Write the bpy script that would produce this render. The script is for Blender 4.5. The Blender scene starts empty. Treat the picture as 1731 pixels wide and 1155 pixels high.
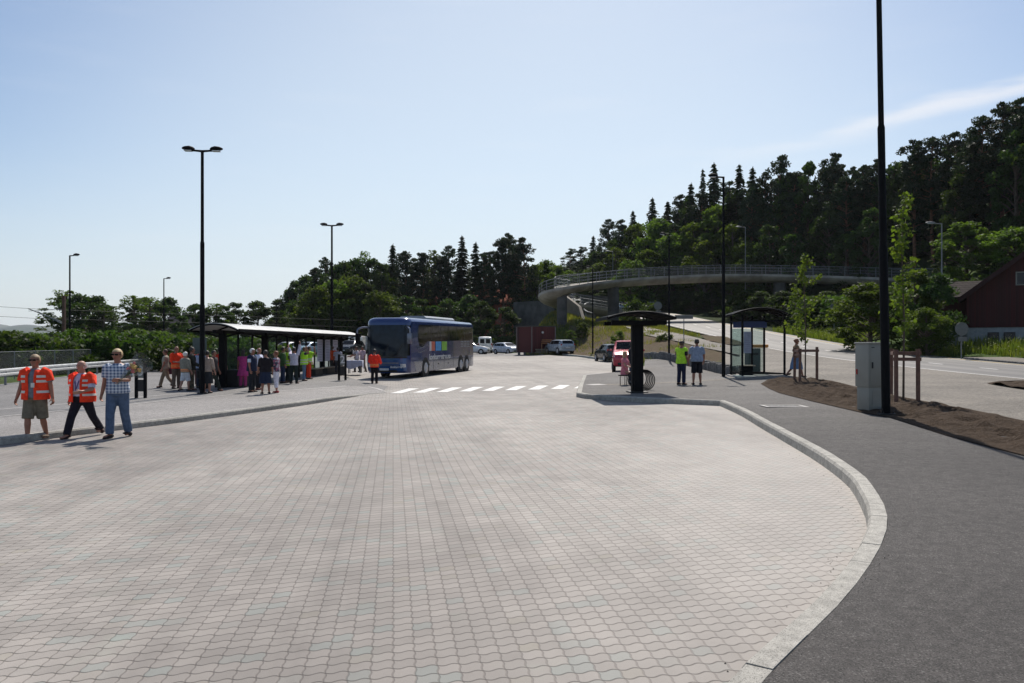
import bpy, bmesh, math, random
from mathutils import Vector, Matrix
R = math.radians
rnd = random.Random(7)
scene = bpy.context.scene
COL = scene.collection
PI = math.pi

# ------------------------------------------------------------------ camera model and terrain
FPX, CX, HY, CAMZ = 1346.0, 865.5, 585.0, 1.88

def lerp_tab(tab, x):
    if x <= tab[0][0]: return tab[0][1]
    for (a, va), (b, vb) in zip(tab, tab[1:]):
        if x <= b:
            t = (x - a) / (b - a)
            return va + (vb - va) * t
    return tab[-1][1]

def ss(a, b, x):
    t = max(0.0, min(1.0, (x - a) / (b - a)))
    return t * t * (3 - 2 * t)

_raw = [(-40, .2), (0, .3), (20, .35), (30, .45), (37, .6), (49, .95), (57, 1.3), (64, 1.68), (71, 2.2), (80, 2.85),
        (91, 3.7), (105, 5.0), (120, 6.6), (140, 8.8), (180, 12.0), (260, 16), (600, 20)]
_road = []
for i in range(-40, 620, 2):
    _road.append((i, sum(lerp_tab(_raw, i + d) for d in (-5, -2.5, 0, 2.5, 5)) / 5))
_F = [(0, 0), (25, 0), (43, .09), (56, .18), (65, .36), (84, .72), (112, .95), (160, 1.5), (600, 2)]
_XA = [(0, 9), (25, 9.5), (38, 10.2), (47, 11.2), (56, 11.5), (62, 9.8), (70, 8.5), (84, 7), (95, 5), (130, 3)]
_XB = [(0, 16), (38, 15), (56, 15.5), (65, 15.5), (84, 14), (95, 13), (130, 12)]

def PR(Y):
    if Y <= -40: return .2
    k = (Y + 40) / 2
    i = min(int(k), len(_road) - 2)
    return _road[i][1] + (_road[i + 1][1] - _road[i][1]) * min(1, k - i)

def road_c(Y):
    return 24.0 if Y < 80 else 24.0 - 3.5 * ((min(Y, 170) - 80) / 40.0) ** 2

def H(X, Y):
    F = lerp_tab(_F, Y)
    pz = .011 * (min(X, 30) + math.sqrt(min(X, 30) ** 2 + 9.0) - .6) + F if X > -60 else F
    t = ss(lerp_tab(_XA, Y), lerp_tab(_XB, Y), X)
    h = pz * (1 - t) + PR(Y) * t
    if Y > 84:
        h += 5.2 * ss(86, 103, Y) * ss(.6, 5.5, X) * (1 - t)
        if X < 2 and Y > 118: h += .10 * (min(Y, 170) - 118) * (1 - ss(-2, 6, X)) * ss(-60, -30, X)
    d = X - road_c(Y) - 9
    if d > 0:
        dd = d - 3.5 * ss(86, 96, Y) * (1 - ss(108, 120, Y))
        if dd > 0: h += .45 * ss(0, 8, dd) * min(dd, 48) * ss(60, 84, Y)
    if X > 31: h += .65 * ss(31.1, 32.6, X) * ss(30, 40, Y) * (1 - ss(70, 90, Y))
    if Y > 150 and X > -2: h += .12 * (min(Y, 240) - 150) * ss(-2, 8, X) * (1 - ss(20, 30, X))
    return h

def raise_l(X, Y):
    return .13 * max(1 - ss(-9, -5.8, X), 1 - ss(26, 31.5, Y)) * (1 - ss(50, 61, Y))

def ray(px, py, D):
    return Vector(((px - CX) / FPX * D, D, CAMZ - (py - HY) / FPX * D))

def PT(px, py, off=0.0):
    """point where the photograph's pixel meets the ground raised by off (a number or a function of X, Y)"""
    o = off if callable(off) else (lambda X, Y: off)
    g = lambda D: (lambda p: p.z - H(p.x, p.y) - o(p.x, p.y))(ray(px, py, D))
    D = 2.0
    while g(D) > 0 and D < 500: D *= 1.02
    a, b = D / 1.02, D
    for _ in range(30):
        m = (a + b) / 2
        if g(m) > 0: a = m
        else: b = m
    return ray(px, py, (a + b) / 2)

def AT(px, D, off=0.0):
    X = (px - CX) / FPX * D
    return Vector((X, D, H(X, D) + off))

# ------------------------------------------------------------------ materials
class NT:
    def __init__(s, name):
        s.m = bpy.data.materials.new(name); s.m.use_nodes = True
        s.t = s.m.node_tree; s.t.nodes.clear()
        s.out = s.t.nodes.new('ShaderNodeOutputMaterial')
    def n(s, typ, **kw):
        nd = s.t.nodes.new(typ)
        for k, v in kw.items(): setattr(nd, k, v)
        return nd
    def link(s, a, b): s.t.links.new(a, b)
    def inp(s, sock, v):
        if isinstance(v, bpy.types.NodeSocket): s.link(v, sock)
        else: sock.default_value = v
    def math(s, op, a, b=0.0, c=0.0):
        nd = s.n('ShaderNodeMath', operation=op)
        s.inp(nd.inputs[0], a); s.inp(nd.inputs[1], b); s.inp(nd.inputs[2], c)
        return nd.outputs[0]
    def mix(s, fac, a, b, mode='MIX'):
        nd = s.n('ShaderNodeMix', data_type='RGBA', blend_type=mode)
        s.inp(nd.inputs[0], fac)
        s.inp(nd.inputs[6], a if isinstance(a, bpy.types.NodeSocket) else (*a[:3], 1))
        s.inp(nd.inputs[7], b if isinstance(b, bpy.types.NodeSocket) else (*b[:3], 1))
        return nd.outputs[2]
    def noise(s, scale, detail=3, vec=None, rough=.55):
        nd = s.n('ShaderNodeTexNoise'); nd.inputs['Scale'].default_value = scale
        nd.inputs['Detail'].default_value = detail; nd.inputs['Roughness'].default_value = rough
        s.link(vec if vec is not None else s.obj(), nd.inputs['Vector'])
        return nd.outputs['Fac']
    def obj(s):
        if not hasattr(s, '_tc'): s._tc = s.n('ShaderNodeTexCoord')
        return s._tc.outputs['Object']
    def ramp(s, v, lo, hi, a=0.0, b=1.0):
        nd = s.n('ShaderNodeMapRange'); nd.interpolation_type = 'SMOOTHSTEP'
        s.inp(nd.inputs[0], v)
        for i, x in enumerate((lo, hi, a, b)): nd.inputs[i + 1].default_value = x
        return nd.outputs[0]
    def scale(s, v, k):
        nd = s.n('ShaderNodeVectorMath', operation='MULTIPLY'); s.link(v, nd.inputs[0]); nd.inputs[1].default_value = k
        return nd.outputs[0]
    def bump(s, h, strength=.3, dist=.02):
        nd = s.n('ShaderNodeBump'); nd.inputs['Strength'].default_value = strength; nd.inputs['Distance'].default_value = dist
        s.link(h, nd.inputs['Height']); return nd.outputs[0]
    def principled(s, color, rough=.6, metal=0.0, normal=None, spec=.5, **kw):
        b = s.n('ShaderNodeBsdfPrincipled')
        s.inp(b.inputs['Base Color'], color if isinstance(color, bpy.types.NodeSocket) else (*color[:3], 1))
        s.inp(b.inputs['Roughness'], rough); b.inputs['Metallic'].default_value = metal
        b.inputs['Specular IOR Level'].default_value = spec
        if normal is not None: s.link(normal, b.inputs['Normal'])
        for k, v in kw.items(): b.inputs[k.replace('_', ' ')].default_value = v
        return b.outputs[0]
    def done(s, shader):
        s.link(shader, s.out.inputs['Surface']); return s.m

_mc = {}
def mat(name, color, rough=.6, metal=0.0, var=.12, scale=6.0, bump=0.0, spec=.5, coat=0.0):
    if name in _mc: return _mc[name]
    t = NT(name)
    nz = t.noise(scale, 4)
    f = t.ramp(nz, .3, .7)
    c = t.mix(f, [x * (1 - var) for x in color], [min(1, x * (1 + var)) for x in color])
    nrm = t.bump(t.noise(scale * 6, 3), bump, .01) if bump else None
    r = t.ramp(nz, .3, .7, max(.02, rough - .06), min(1, rough + .06))
    _mc[name] = t.done(t.principled(c, r, metal, nrm, spec, Coat_Weight=coat))
    return _mc[name]

def cloth(name, color):
    """woven cloth with soft hanging folds"""
    if name in _mc: return _mc[name]
    t = NT(name)
    w = t.noise(4.5, 3, t.scale(t.obj(), (2.2, 2.2, .8)), .5)
    c = t.mix(t.ramp(t.noise(14, 4), .3, .7), [x * .84 for x in color], [min(1, x * 1.14) for x in color])
    h = t.math('ADD', w, t.math('MULTIPLY', t.noise(26, 2), .12))
    _mc[name] = t.done(t.principled(c, .85, 0, t.bump(h, .9, .06), .2)); return _mc[name]

def glass_mat(name, color, alpha, rough=.05):
    """tinted pane: part of the light passes, the rest reflects"""
    t = NT(name)
    tr = t.n('ShaderNodeBsdfTransparent'); tr.inputs[0].default_value = (*color, 1)
    gl = t.principled([c * .15 for c in color], rough, 0, None, .6)
    mx = t.n('ShaderNodeMixShader'); mx.inputs[0].default_value = alpha
    t.link(tr.outputs[0], mx.inputs[1]); t.link(gl, mx.inputs[2])
    _mc[name] = t.done(mx.outputs[0]); return _mc[name]

def poly_roof_mat(name, color):
    t = NT(name)
    tl = t.n('ShaderNodeBsdfTranslucent'); tl.inputs[0].default_value = (*color, 1)
    tr = t.n('ShaderNodeBsdfTransparent'); tr.inputs[0].default_value = (*color, 1)
    gl = t.principled([c * .9 for c in color], .25, 0, None, .6)
    m1 = t.n('ShaderNodeMixShader'); m1.inputs[0].default_value = .45
    t.link(tl.outputs[0], m1.inputs[1]); t.link(tr.outputs[0], m1.inputs[2])
    m2 = t.n('ShaderNodeMixShader'); m2.inputs[0].default_value = .35
    t.link(m1.outputs[0], m2.inputs[1]); t.link(gl, m2.inputs[2])
    _mc[name] = t.done(m2.outputs[0]); return _mc[name]

def leaf_mat(name, color, color2, trans=.35):
    t = NT(name)
    oi = t.n('ShaderNodeObjectInfo')
    nz = t.ramp(t.noise(.9, 3), .32, .68)
    c = t.mix(nz, color, color2)
    hsv = t.n('ShaderNodeHueSaturation')
    t.link(c, hsv.inputs['Color'])
    t.link(t.ramp(oi.outputs['Random'], 0, 1, .75, 1.25), hsv.inputs['Value'])
    t.link(t.ramp(oi.outputs['Random'], 0, 1, .485, .515), hsv.inputs['Hue'])
    d = t.principled(hsv.outputs[0], .65, 0, None, .25)
    tl = t.n('ShaderNodeBsdfTranslucent')
    t.link(t.mix(1.0, hsv.outputs[0], (1.5, 1.6, .55), 'MULTIPLY'), tl.inputs[0])
    mx = t.n('ShaderNodeMixShader'); mx.inputs[0].default_value = trans
    t.link(d, mx.inputs[1]); t.link(tl.outputs[0], mx.inputs[2])
    _mc[name] = t.done(mx.outputs[0]); return _mc[name]

def paver_mat():
    t = NT('interlocking pavers')
    mp = t.n('ShaderNodeMapping'); mp.inputs['Rotation'].default_value = (0, 0, R(-8.5))
    t.link(t.obj(), mp.inputs['Vector'])
    sp = t.n('ShaderNodeSeparateXYZ'); t.link(mp.outputs[0], sp.inputs[0])
    u = t.math('DIVIDE', sp.outputs[0], .127); v = t.math('DIVIDE', sp.outputs[1], .122)
    v2 = t.math('ADD', v, t.math('MULTIPLY', t.math('SINE', t.math('MULTIPLY', u, 2 * PI)), .10))
    u2 = t.math('ADD', u, t.math('MULTIPLY', t.math('SINE', t.math('MULTIPLY', v2, 2 * PI)), .035))
    fu = t.math('FRACT', u2); fv = t.math('FRACT', v2)
    du = t.math('MINIMUM', fu, t.math('SUBTRACT', 1.0, fu)); dv = t.math('MINIMUM', fv, t.math('SUBTRACT', 1.0, fv))
    jv = t.ramp(dv, .02, .085); ju = t.ramp(du, .012, .068)
    cid = t.n('ShaderNodeCombineXYZ'); t.link(t.math('FLOOR', u2), cid.inputs[0]); t.link(t.math('FLOOR', v2), cid.inputs[1])
    wn = t.n('ShaderNodeTexWhiteNoise', noise_dimensions='2D'); t.link(cid.outputs[0], wn.inputs['Vector'])
    c = t.mix(wn.outputs[0], (.284, .257, .233), (.340, .308, .279))
    sep = t.n('ShaderNodeSeparateColor'); t.link(wn.outputs['Color'], sep.inputs[0])
    c = t.mix(t.ramp(sep.outputs[1], .84, .96), c, (.278, .285, .262))
    c = t.mix(t.ramp(sep.outputs[2], .97, 1.0), c, (.30, .272, .23))
    big = t.noise(.16, 5, t.scale(t.obj(), (1.0, .55, 1)))
    c = t.mix(1.0, c, t.mix(t.ramp(big, .33, .66), (.74, .73, .73), (1.1, 1.1, 1.09)), 'MULTIPLY')
    mid = t.noise(1.1, 4)
    c = t.mix(1.0, c, t.mix(t.ramp(mid, .3, .7), (.86, .86, .86), (1.06, 1.06, 1.06)), 'MULTIPLY')
    gp = t.ramp(t.noise(1.7, 4, None, .6), .58, .72)
    c = t.mix(t.math('MULTIPLY', gp, .6), c, t.mix(1.0, c, (1.02, 1.09, 1.05), 'MULTIPLY'))
    dk = t.ramp(t.noise(2.6, 5, None, .7), .56, .74)
    c = t.mix(t.math('MULTIPLY', dk, .45), c, t.mix(1.0, c, (.78, .76, .75), 'MULTIPLY'))
    fine = t.noise(160, 3)
    c = t.mix(1.0, c, t.mix(fine, (.82, .82, .82), (1.15, 1.15, 1.15)), 'MULTIPLY')
    # faint arcs and lanes left by turning tyres
    def arc(cx_, cy_, per, seed):
        off = t.n('ShaderNodeVectorMath', operation='SUBTRACT'); t.link(t.obj(), off.inputs[0]); off.inputs[1].default_value = (cx_, cy_, 0)
        ln = t.n('ShaderNodeVectorMath', operation='LENGTH'); t.link(off.outputs[0], ln.inputs[0])
        n1 = t.n('ShaderNodeTexNoise', noise_dimensions='1D'); n1.inputs['Scale'].default_value = per; n1.inputs['Detail'].default_value = 4
        t.link(t.math('ADD', ln.outputs['Value'], seed), n1.inputs['W'])
        return t.math('MULTIPLY', t.ramp(n1.outputs[0], .54, .66), t.ramp(t.noise(.22, 3), .42, .6))
    lane = t.noise(1.0, 4, t.scale(mp.outputs[0], (1.6, .05, 1)))
    mk = t.math('MAXIMUM', t.math('MULTIPLY', arc(24, 12, 1.3, 3), .9), t.math('MAXIMUM', arc(-22, 6, 1.1, 40), t.ramp(lane, .54, .68)))
    c = t.mix(t.math('MULTIPLY', mk, .34), c, t.mix(1.0, c, (.62, .61, .61), 'MULTIPLY'))
    # sparse drips and stains
    st = t.n('ShaderNodeTexVoronoi'); st.inputs['Scale'].default_value = .55; t.link(t.obj(), st.inputs['Vector'])
    c = t.mix(t.math('MULTIPLY', t.ramp(t.math('ADD', st.outputs['Distance'], t.math('MULTIPLY', t.noise(6, 4), .22)), .16, .24, 1.0, 0.0), .30), c, (.13, .12, .115))
    # columns a shade apart, as laid course by course
    wc = t.n('ShaderNodeTexWhiteNoise', noise_dimensions='1D'); t.link(t.math('FLOOR', t.math('DIVIDE', u2, 3.0)), wc.inputs['W'])
    c = t.mix(1.0, c, t.mix(wc.outputs[0], (.93, .93, .93), (1.03, 1.03, 1.03)), 'MULTIPLY')
    c = t.mix(ju, t.mix(1.0, c, (.68, .66, .65), 'MULTIPLY'), c)
    # paving colour grows paler towards the right and the near end
    sx = t.n('ShaderNodeSeparateXYZ'); t.link(t.obj(), sx.inputs[0])
    pale_right = t.math('ADD', t.math('SUBTRACT', t.math('MULTIPLY', sx.outputs[0], .16), t.math('MULTIPLY', sx.outputs[1], .035)), t.math('MULTIPLY', big, 1.2))
    c = t.mix(t.math('MULTIPLY', t.ramp(pale_right, .15, 1.2), .66), c, t.mix(fine, (.355, .326, .297), (.445, .411, .374)))
    c = t.mix(jv, t.mix(1.0, c, (.47, .46, .45), 'MULTIPLY'), c)
    hgt = t.math('MINIMUM', jv, t.math('ADD', .35, t.math('MULTIPLY', ju, .65)))
    hgt = t.math('ADD', hgt, t.math('MULTIPLY', fine, .15))
    return t.done(t.principled(c, .72, 0, t.bump(hgt, .55, .008), .35))

def asphalt_mat(name, a, b, speck, scale=90, rough=.8, wear=.15, bumps=.6, joints=False):
    t = NT(name)
    f = t.noise(scale, 2, None, .7)
    c = t.mix(t.ramp(f, .35, .65), a, b)
    vo = t.n('ShaderNodeTexVoronoi'); vo.inputs['Scale'].default_value = scale * 1.6; t.link(t.obj(), vo.inputs['Vector'])
    sp = t.n('ShaderNodeSeparateColor'); t.link(vo.outputs['Color'], sp.inputs[0])
    c = t.mix(t.ramp(sp.outputs[0], .86, .93), c, speck)
    c = t.mix(t.ramp(sp.outputs[1], .80, .9), c, [x * .5 for x in a])
    if name == 'new dark asphalt':      # colour turns to a paler grey towards the far end
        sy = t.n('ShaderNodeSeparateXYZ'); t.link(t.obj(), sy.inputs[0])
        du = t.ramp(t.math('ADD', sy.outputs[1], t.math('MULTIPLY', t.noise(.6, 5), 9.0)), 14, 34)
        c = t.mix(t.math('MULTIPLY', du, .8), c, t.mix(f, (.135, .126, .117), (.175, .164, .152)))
    big = t.noise(.35, 5)
    c = t.mix(1.0, c, t.mix(t.ramp(big, .3, .7), [1 - wear] * 3, [1 + wear] * 3), 'MULTIPLY')
    mot = t.noise(9, 4, None, .65)
    c = t.mix(1.0, c, t.mix(t.ramp(mot, .32, .68), [1 - wear * 1.6] * 3, [1 + wear * 1.3] * 3), 'MULTIPLY')
    if joints:
        br = t.n('ShaderNodeTexBrick'); br.inputs['Scale'].default_value = 1.0
        br.inputs['Brick Width'].default_value = .6; br.inputs['Row Height'].default_value = .4; br.inputs['Mortar Size'].default_value = .012
        t.link(t.obj(), br.inputs['Vector'])
        c = t.mix(t.math('MULTIPLY', br.outputs['Fac'], .6), c, [x * .55 for x in a])
    return t.done(t.principled(c, rough, 0, t.bump(t.math('ADD', f, sp.outputs[2]), bumps, .006), .3))

def road_mat():
    """light concrete-grey carriageway with darker wheel lanes running along it"""
    t = NT('road asphalt')
    f = t.noise(60, 3)
    c = t.mix(f, (.105, .099, .094), (.15, .142, .134))
    st = t.noise(.9, 4, t.scale(t.obj(), (1.0, .03, .03)))
    c = t.mix(1.0, c, t.mix(t.ramp(st, .35, .65), (.62, .62, .64), (1.18, 1.17, 1.14)), 'MULTIPLY')
    big = t.noise(.12, 4)
    c = t.mix(1.0, c, t.mix(big, (.85, .85, .85), (1.12, 1.12, 1.12)), 'MULTIPLY')
    return t.done(t.principled(c, .6, 0, t.bump(f, .3, .005), .4))

def soil_mat(name, a, b, c3, green=None, gscale=.25, gl=.45, gh=.6):
    t = NT(name)
    n1 = t.noise(3.5, 6, None, .7); n2 = t.noise(26, 5, None, .7)
    c = t.mix(t.ramp(n1, .3, .7), a, b)
    c = t.mix(t.ramp(n2, .42, .75), c, c3)
    if green:
        g = t.ramp(t.noise(gscale, 6, None, .65), gl, gh)
        gc = t.mix(t.noise(5, 4), green, [x * 1.7 for x in green])
        c = t.mix(g, c, gc)
    h = t.math('ADD', t.noise(9, 6, None, .7), t.math('MULTIPLY', n2, .6))
    return t.done(t.principled(c, .95, 0, t.bump(h, .9, .12), .1))

M = {}
M['paver'] = paver_mat()
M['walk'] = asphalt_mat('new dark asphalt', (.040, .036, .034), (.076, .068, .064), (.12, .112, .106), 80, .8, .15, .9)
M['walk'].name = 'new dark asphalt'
M['left'] = asphalt_mat('pale asphalt', (.150, .143, .138), (.19, .181, .174), (.25, .24, .23), 60, .75, .13, .4)
M['slab'] = asphalt_mat('platform concrete', (.215, .200, .190), (.268, .25, .238), (.31, .3, .28), 40, .75, .12, .3, True)
M['side'] = asphalt_mat('dusty asphalt', (.140, .122, .101), (.175, .155, .130), (.22, .2, .17), 40, .8, .22, .4)
M['road'] = road_mat()
M['kerb'] = asphalt_mat('granite kerb', (.34, .322, .285), (.39, .372, .332), (.42, .40, .36), 120, .75, .12, .5)
M['oldkerb'] = asphalt_mat('dark stone', (.11, .105, .10), (.18, .175, .17), (.24, .24, .23), 20, .85, .3, .9)
M['dirt'] = soil_mat('bare soil', (.052, .034, .022), (.090, .062, .042), (.12, .09, .065))
M['bank'] = soil_mat('dry bank', (.110, .080, .052), (.150, .115, .074), (.08, .062, .038), (.060, .070, .022), .35, .52, .70)
M['ground'] = soil_mat('meadow ground', (.085, .085, .04), (.055, .07, .028), (.11, .10, .05), (.05, .08, .02), .2, .3, .5)
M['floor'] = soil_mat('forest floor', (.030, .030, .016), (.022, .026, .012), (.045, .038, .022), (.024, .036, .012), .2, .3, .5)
M['white'] = mat('white road paint', (.60, .585, .555), .6, 0, .12, 5, .1)
M['yellow'] = mat('yellow road paint', (.62, .43, .10), .6, 0, .15, 5, .1)
M['flush'] = mat('flush kerb stone', (.36, .34, .32), .7, 0, .12, 3, .2)
M['black'] = mat('black painted steel', (.008, .008, .009), .65, 0, .2, 8, 0, .08)
M['blackm'] = mat('matt black', (.014, .013, .013), .6, 0, .2, 8)
M['grey'] = mat('grey cabinet paint', (.25, .24, .205), .45, 0, .06, 3, .05)
M['galv'] = mat('galvanised steel', (.20, .205, .21), .5, .3, .15, 5)
M['concrete'] = mat('bridge concrete', (.33, .30, .26), .85, 0, .25, .7, .3, .2)
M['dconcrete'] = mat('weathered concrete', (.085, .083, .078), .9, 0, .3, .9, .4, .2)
M['rubber'] = mat('tyre rubber', (.012, .012, .012), .8, 0, .2, 10)
M['rim'] = mat('alloy rim', (.55, .55, .56), .35, .6, .1, 5)
M['chrome'] = mat('bright trim', (.7, .7, .72), .15, .9, .05, 5)
M['redlamp'] = mat('red lamp lens', (.35, .015, .012), .2, 0, .1, 8, 0, .6)
M['clearlamp'] = mat('clear lamp lens', (.65, .67, .7), .12, .3, .1, 8, 0, .8)
M['plate'] = mat('number plate', (.6, .6, .6), .5)
M['winglass'] = mat('dark window glass', (.006, .007, .009), .06, 0, .2, 3, 0, .16)
M['blueglass'] = mat('sky tinted glass', (.010, .016, .026), .06, 0, .3, 3, 0, .25)
M['pane'] = glass_mat('clear shelter pane', (.86, .93, .92), .12)
M['polyroof'] = poly_roof_mat('tinted polycarbonate', (.10, .10, .11))
M['roofskin'] = mat('pale roof sheet', (.33, .335, .33), .5, .1, .12, 1.5)
M['skin'] = mat('fair skin', (.40, .20, .14), .55, 0, .12, 9, .05)
M['tan'] = mat('tanned skin', (.31, .135, .085), .55, 0, .12, 9, .05)
M['trunk'] = mat('bark', (.10, .075, .055), .95, 0, .35, 4, .8)
M['pinebark'] = mat('pine bark', (.17, .085, .05), .95, 0, .35, 3, .8)
M['stake'] = mat('weathered stake wood', (.16, .085, .06), .85, 0, .25, 9, .4)
M['wood'] = mat('bench wood', (.34, .27, .19), .7, 0, .2, 7, .3)

# ------------------------------------------------------------------ mesh builder
class MB:
    def __init__(s): s.v = []; s.f = []; s.mi = []; s.cur = 0
    def add(s, vs, fs):
        o = len(s.v); s.v += [tuple(v) for v in vs]
        for f in fs: s.f.append(tuple(i + o for i in f)); s.mi.append(s.cur)
        return s
    def box(s, c, d, rz=0.0, m=None):
        x, y, z = d[0] / 2, d[1] / 2, d[2] / 2
        vs = [Vector((a * x, b * y, e * z)) for e in (-1, 1) for b in (-1, 1) for a in (-1, 1)]
        rm = m if m else Matrix.Rotation(rz, 3, 'Z')
        vs = [rm @ v + Vector(c) for v in vs]
        return s.add(vs, [(0, 2, 3, 1), (4, 5, 7, 6), (0, 1, 5, 4), (2, 6, 7, 3), (0, 4, 6, 2), (1, 3, 7, 5)])
    def bbox(s, c, d, b=.02, rz=0.0):
        """box with bevelled edges"""
        bm = bmesh.new(); bmesh.ops.create_cube(bm, size=1)
        for v in bm.verts: v.co = Vector((v.co.x * d[0], v.co.y * d[1], v.co.z * d[2]))
        bmesh.ops.bevel(bm, geom=bm.edges[:], offset=min(b, min(d) * .45), segments=2, affect='EDGES', profile=.6)
        bm.verts.index_update(); rm = Matrix.Rotation(rz, 3, 'Z')
        s.add([rm @ v.co + Vector(c) for v in bm.verts], [[v.index for v in f.verts] for f in bm.faces]); bm.free(); return s
    def loft(s, rings, close=True, caps=True):
        n = len(rings[0]); vs = [p for r in rings for p in r]; fs = []
        for i in range(len(rings) - 1):
            for j in range(n if close else n - 1):
                k = (j + 1) % n
                fs.append((i * n + j, i * n + k, (i + 1) * n + k, (i + 1) * n + j))
        if caps and close:
            fs.append(tuple(reversed(range(n)))); fs.append(tuple((len(rings) - 1) * n + j for j in range(n)))
        return s.add(vs, fs)
    def tube(s, pts, rad, n=8, caps=True, flat=None):
        pts = [Vector(p) for p in pts]
        if not hasattr(rad, '__len__'): rad = [rad] * len(pts)
        rings = []; up = None
        for i, p in enumerate(pts):
            d = (pts[min(i + 1, len(pts) - 1)] - pts[max(i - 1, 0)]).normalized()
            if up is None:
                up = Vector((1, 0, 0)) if abs(d.x) < .8 else Vector((0, 1, 0))
            a = (up - d * up.dot(d)).normalized(); b = d.cross(a); up = a
            r = rad[i]
            rings.append([p + (a * math.cos(2 * PI * k / n) + b * math.sin(2 * PI * k / n) * (flat or 1)) * r for k in range(n)])
        return s.loft(rings, True, caps)
    def capsule(s, p0, p1, r0, r1, n=10):
        p0, p1 = Vector(p0), Vector(p1); d = p1 - p0; L = d.length or 1e-4; d /= L
        pts, rad = [], []
        for k in (0, 25, 50, 75): pts.append(p0 - d * r0 * math.cos(R(k)) * .999); rad.append(max(.0008, r0 * math.sin(R(k))))
        pts.append(p0); rad.append(r0); pts.append(p1); rad.append(r1)
        for k in (75, 50, 25, 0): pts.append(p1 + d * r1 * math.cos(R(k)) * .999); rad.append(max(.0008, r1 * math.sin(R(k))))
        return s.tube(pts, rad, n)
    def ellipsoid(s, c, r, n=14, m=9, keep=None):
        vs = []; fs = []
        for i in range(m + 1):
            th = PI * i / m
            for j in range(n):
                ph = 2 * PI * j / n
                vs.append((c[0] + r[0] * math.sin(th) * math.cos(ph), c[1] + r[1] * math.sin(th) * math.sin(ph), c[2] + r[2] * math.cos(th)))
        for i in range(m):
            for j in range(n):
                k = (j + 1) % n
                q = (i * n + j, (i + 1) * n + j, (i + 1) * n + k, i * n + k)
                if keep:
                    cc = [sum(vs[t][a] for t in q) / 4 for a in range(3)]
                    if not keep((cc[0] - c[0]) / r[0], (cc[1] - c[1]) / r[1], (cc[2] - c[2]) / r[2]): continue
                fs.append(q)
        return s.add(vs, fs)
    def disc(s, c, r, axis, th, n=20):
        c = Vector(c); a = Vector(axis).normalized()
        return s.tube([c - a * th / 2, c + a * th / 2], r, n)
    def build(s, name, mats, parent=None, smooth=False, angle=40):
        me = bpy.data.meshes.new(name); me.from_pydata(s.v, [], s.f)
        ms = mats if isinstance(mats, (list, tuple)) else [mats]
        for m in ms: me.materials.append(m)
        if len(ms) > 1: me.polygons.foreach_set('material_index', s.mi)
        if smooth:
            me.polygons.foreach_set('use_smooth', [True] * len(s.f))
            me.set_sharp_from_angle(angle=R(angle))
        me.update()
        o = bpy.data.objects.new(name, me); COL.objects.link(o)
        if parent: o.parent = parent
        return o

def tag(o, label=None, cat=None, group=None, kind=None):
    if label: o['label'] = label
    if cat: o['category'] = cat
    if group: o['group'] = group
    if kind: o['kind'] = kind
    return o

def thing(name, label, cat, loc, rz=0.0, group=None):
    o = bpy.data.objects.new(name, None); COL.objects.link(o)
    o.location = loc; o.rotation_euler = (0, 0, rz); o.empty_display_size = .2
    return tag(o, label, cat, group)

def copy_tree(o, parent=None):
    c = o.copy(); COL.objects.link(c); c.parent = parent
    for ch in list(o.children): copy_tree(ch, c)
    return c

def heading(a): return PI + R(a)          # local +Y looks towards the camera at a = 0, to the right at 90
def car_rot(a): return R(a) - PI / 2      # the same for local +X

def crom(pts, per=6):
    out = []
    P = [pts[0]] + list(pts) + [pts[-1]]
    for i in range(1, len(P) - 2):
        a, b, c, d = (Vector(q) for q in P[i - 1:i + 3])
        for k in range(per):
            t = k / per
            out.append(.5 * ((2 * b) + (c - a) * t + (2 * a - 5 * b + 4 * c - d) * t * t + (3 * b - a - 3 * c + d) * t ** 3))
    out.append(Vector(pts[-1])); return out

def resample(pts, step):
    out = [Vector(pts[0])]; need = step
    for a, b in zip(pts, pts[1:]):
        a, b = Vector(a), Vector(b); L = (b - a).length; pos = 0.0
        while L - pos >= need:
            pos += need; out.append(a.lerp(b, pos / L)); need = step
        need -= (L - pos)
    if (out[-1] - Vector(pts[-1])).length > step * .3: out.append(Vector(pts[-1]))
    return out

def inside(poly, x, y):
    c = False
    for (ax, ay), (bx, by) in zip(poly, poly[1:] + poly[:1]):
        if (ay > y) != (by > y) and x < (bx - ax) * (y - ay) / (by - ay) + ax: c = not c
    return c

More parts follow.
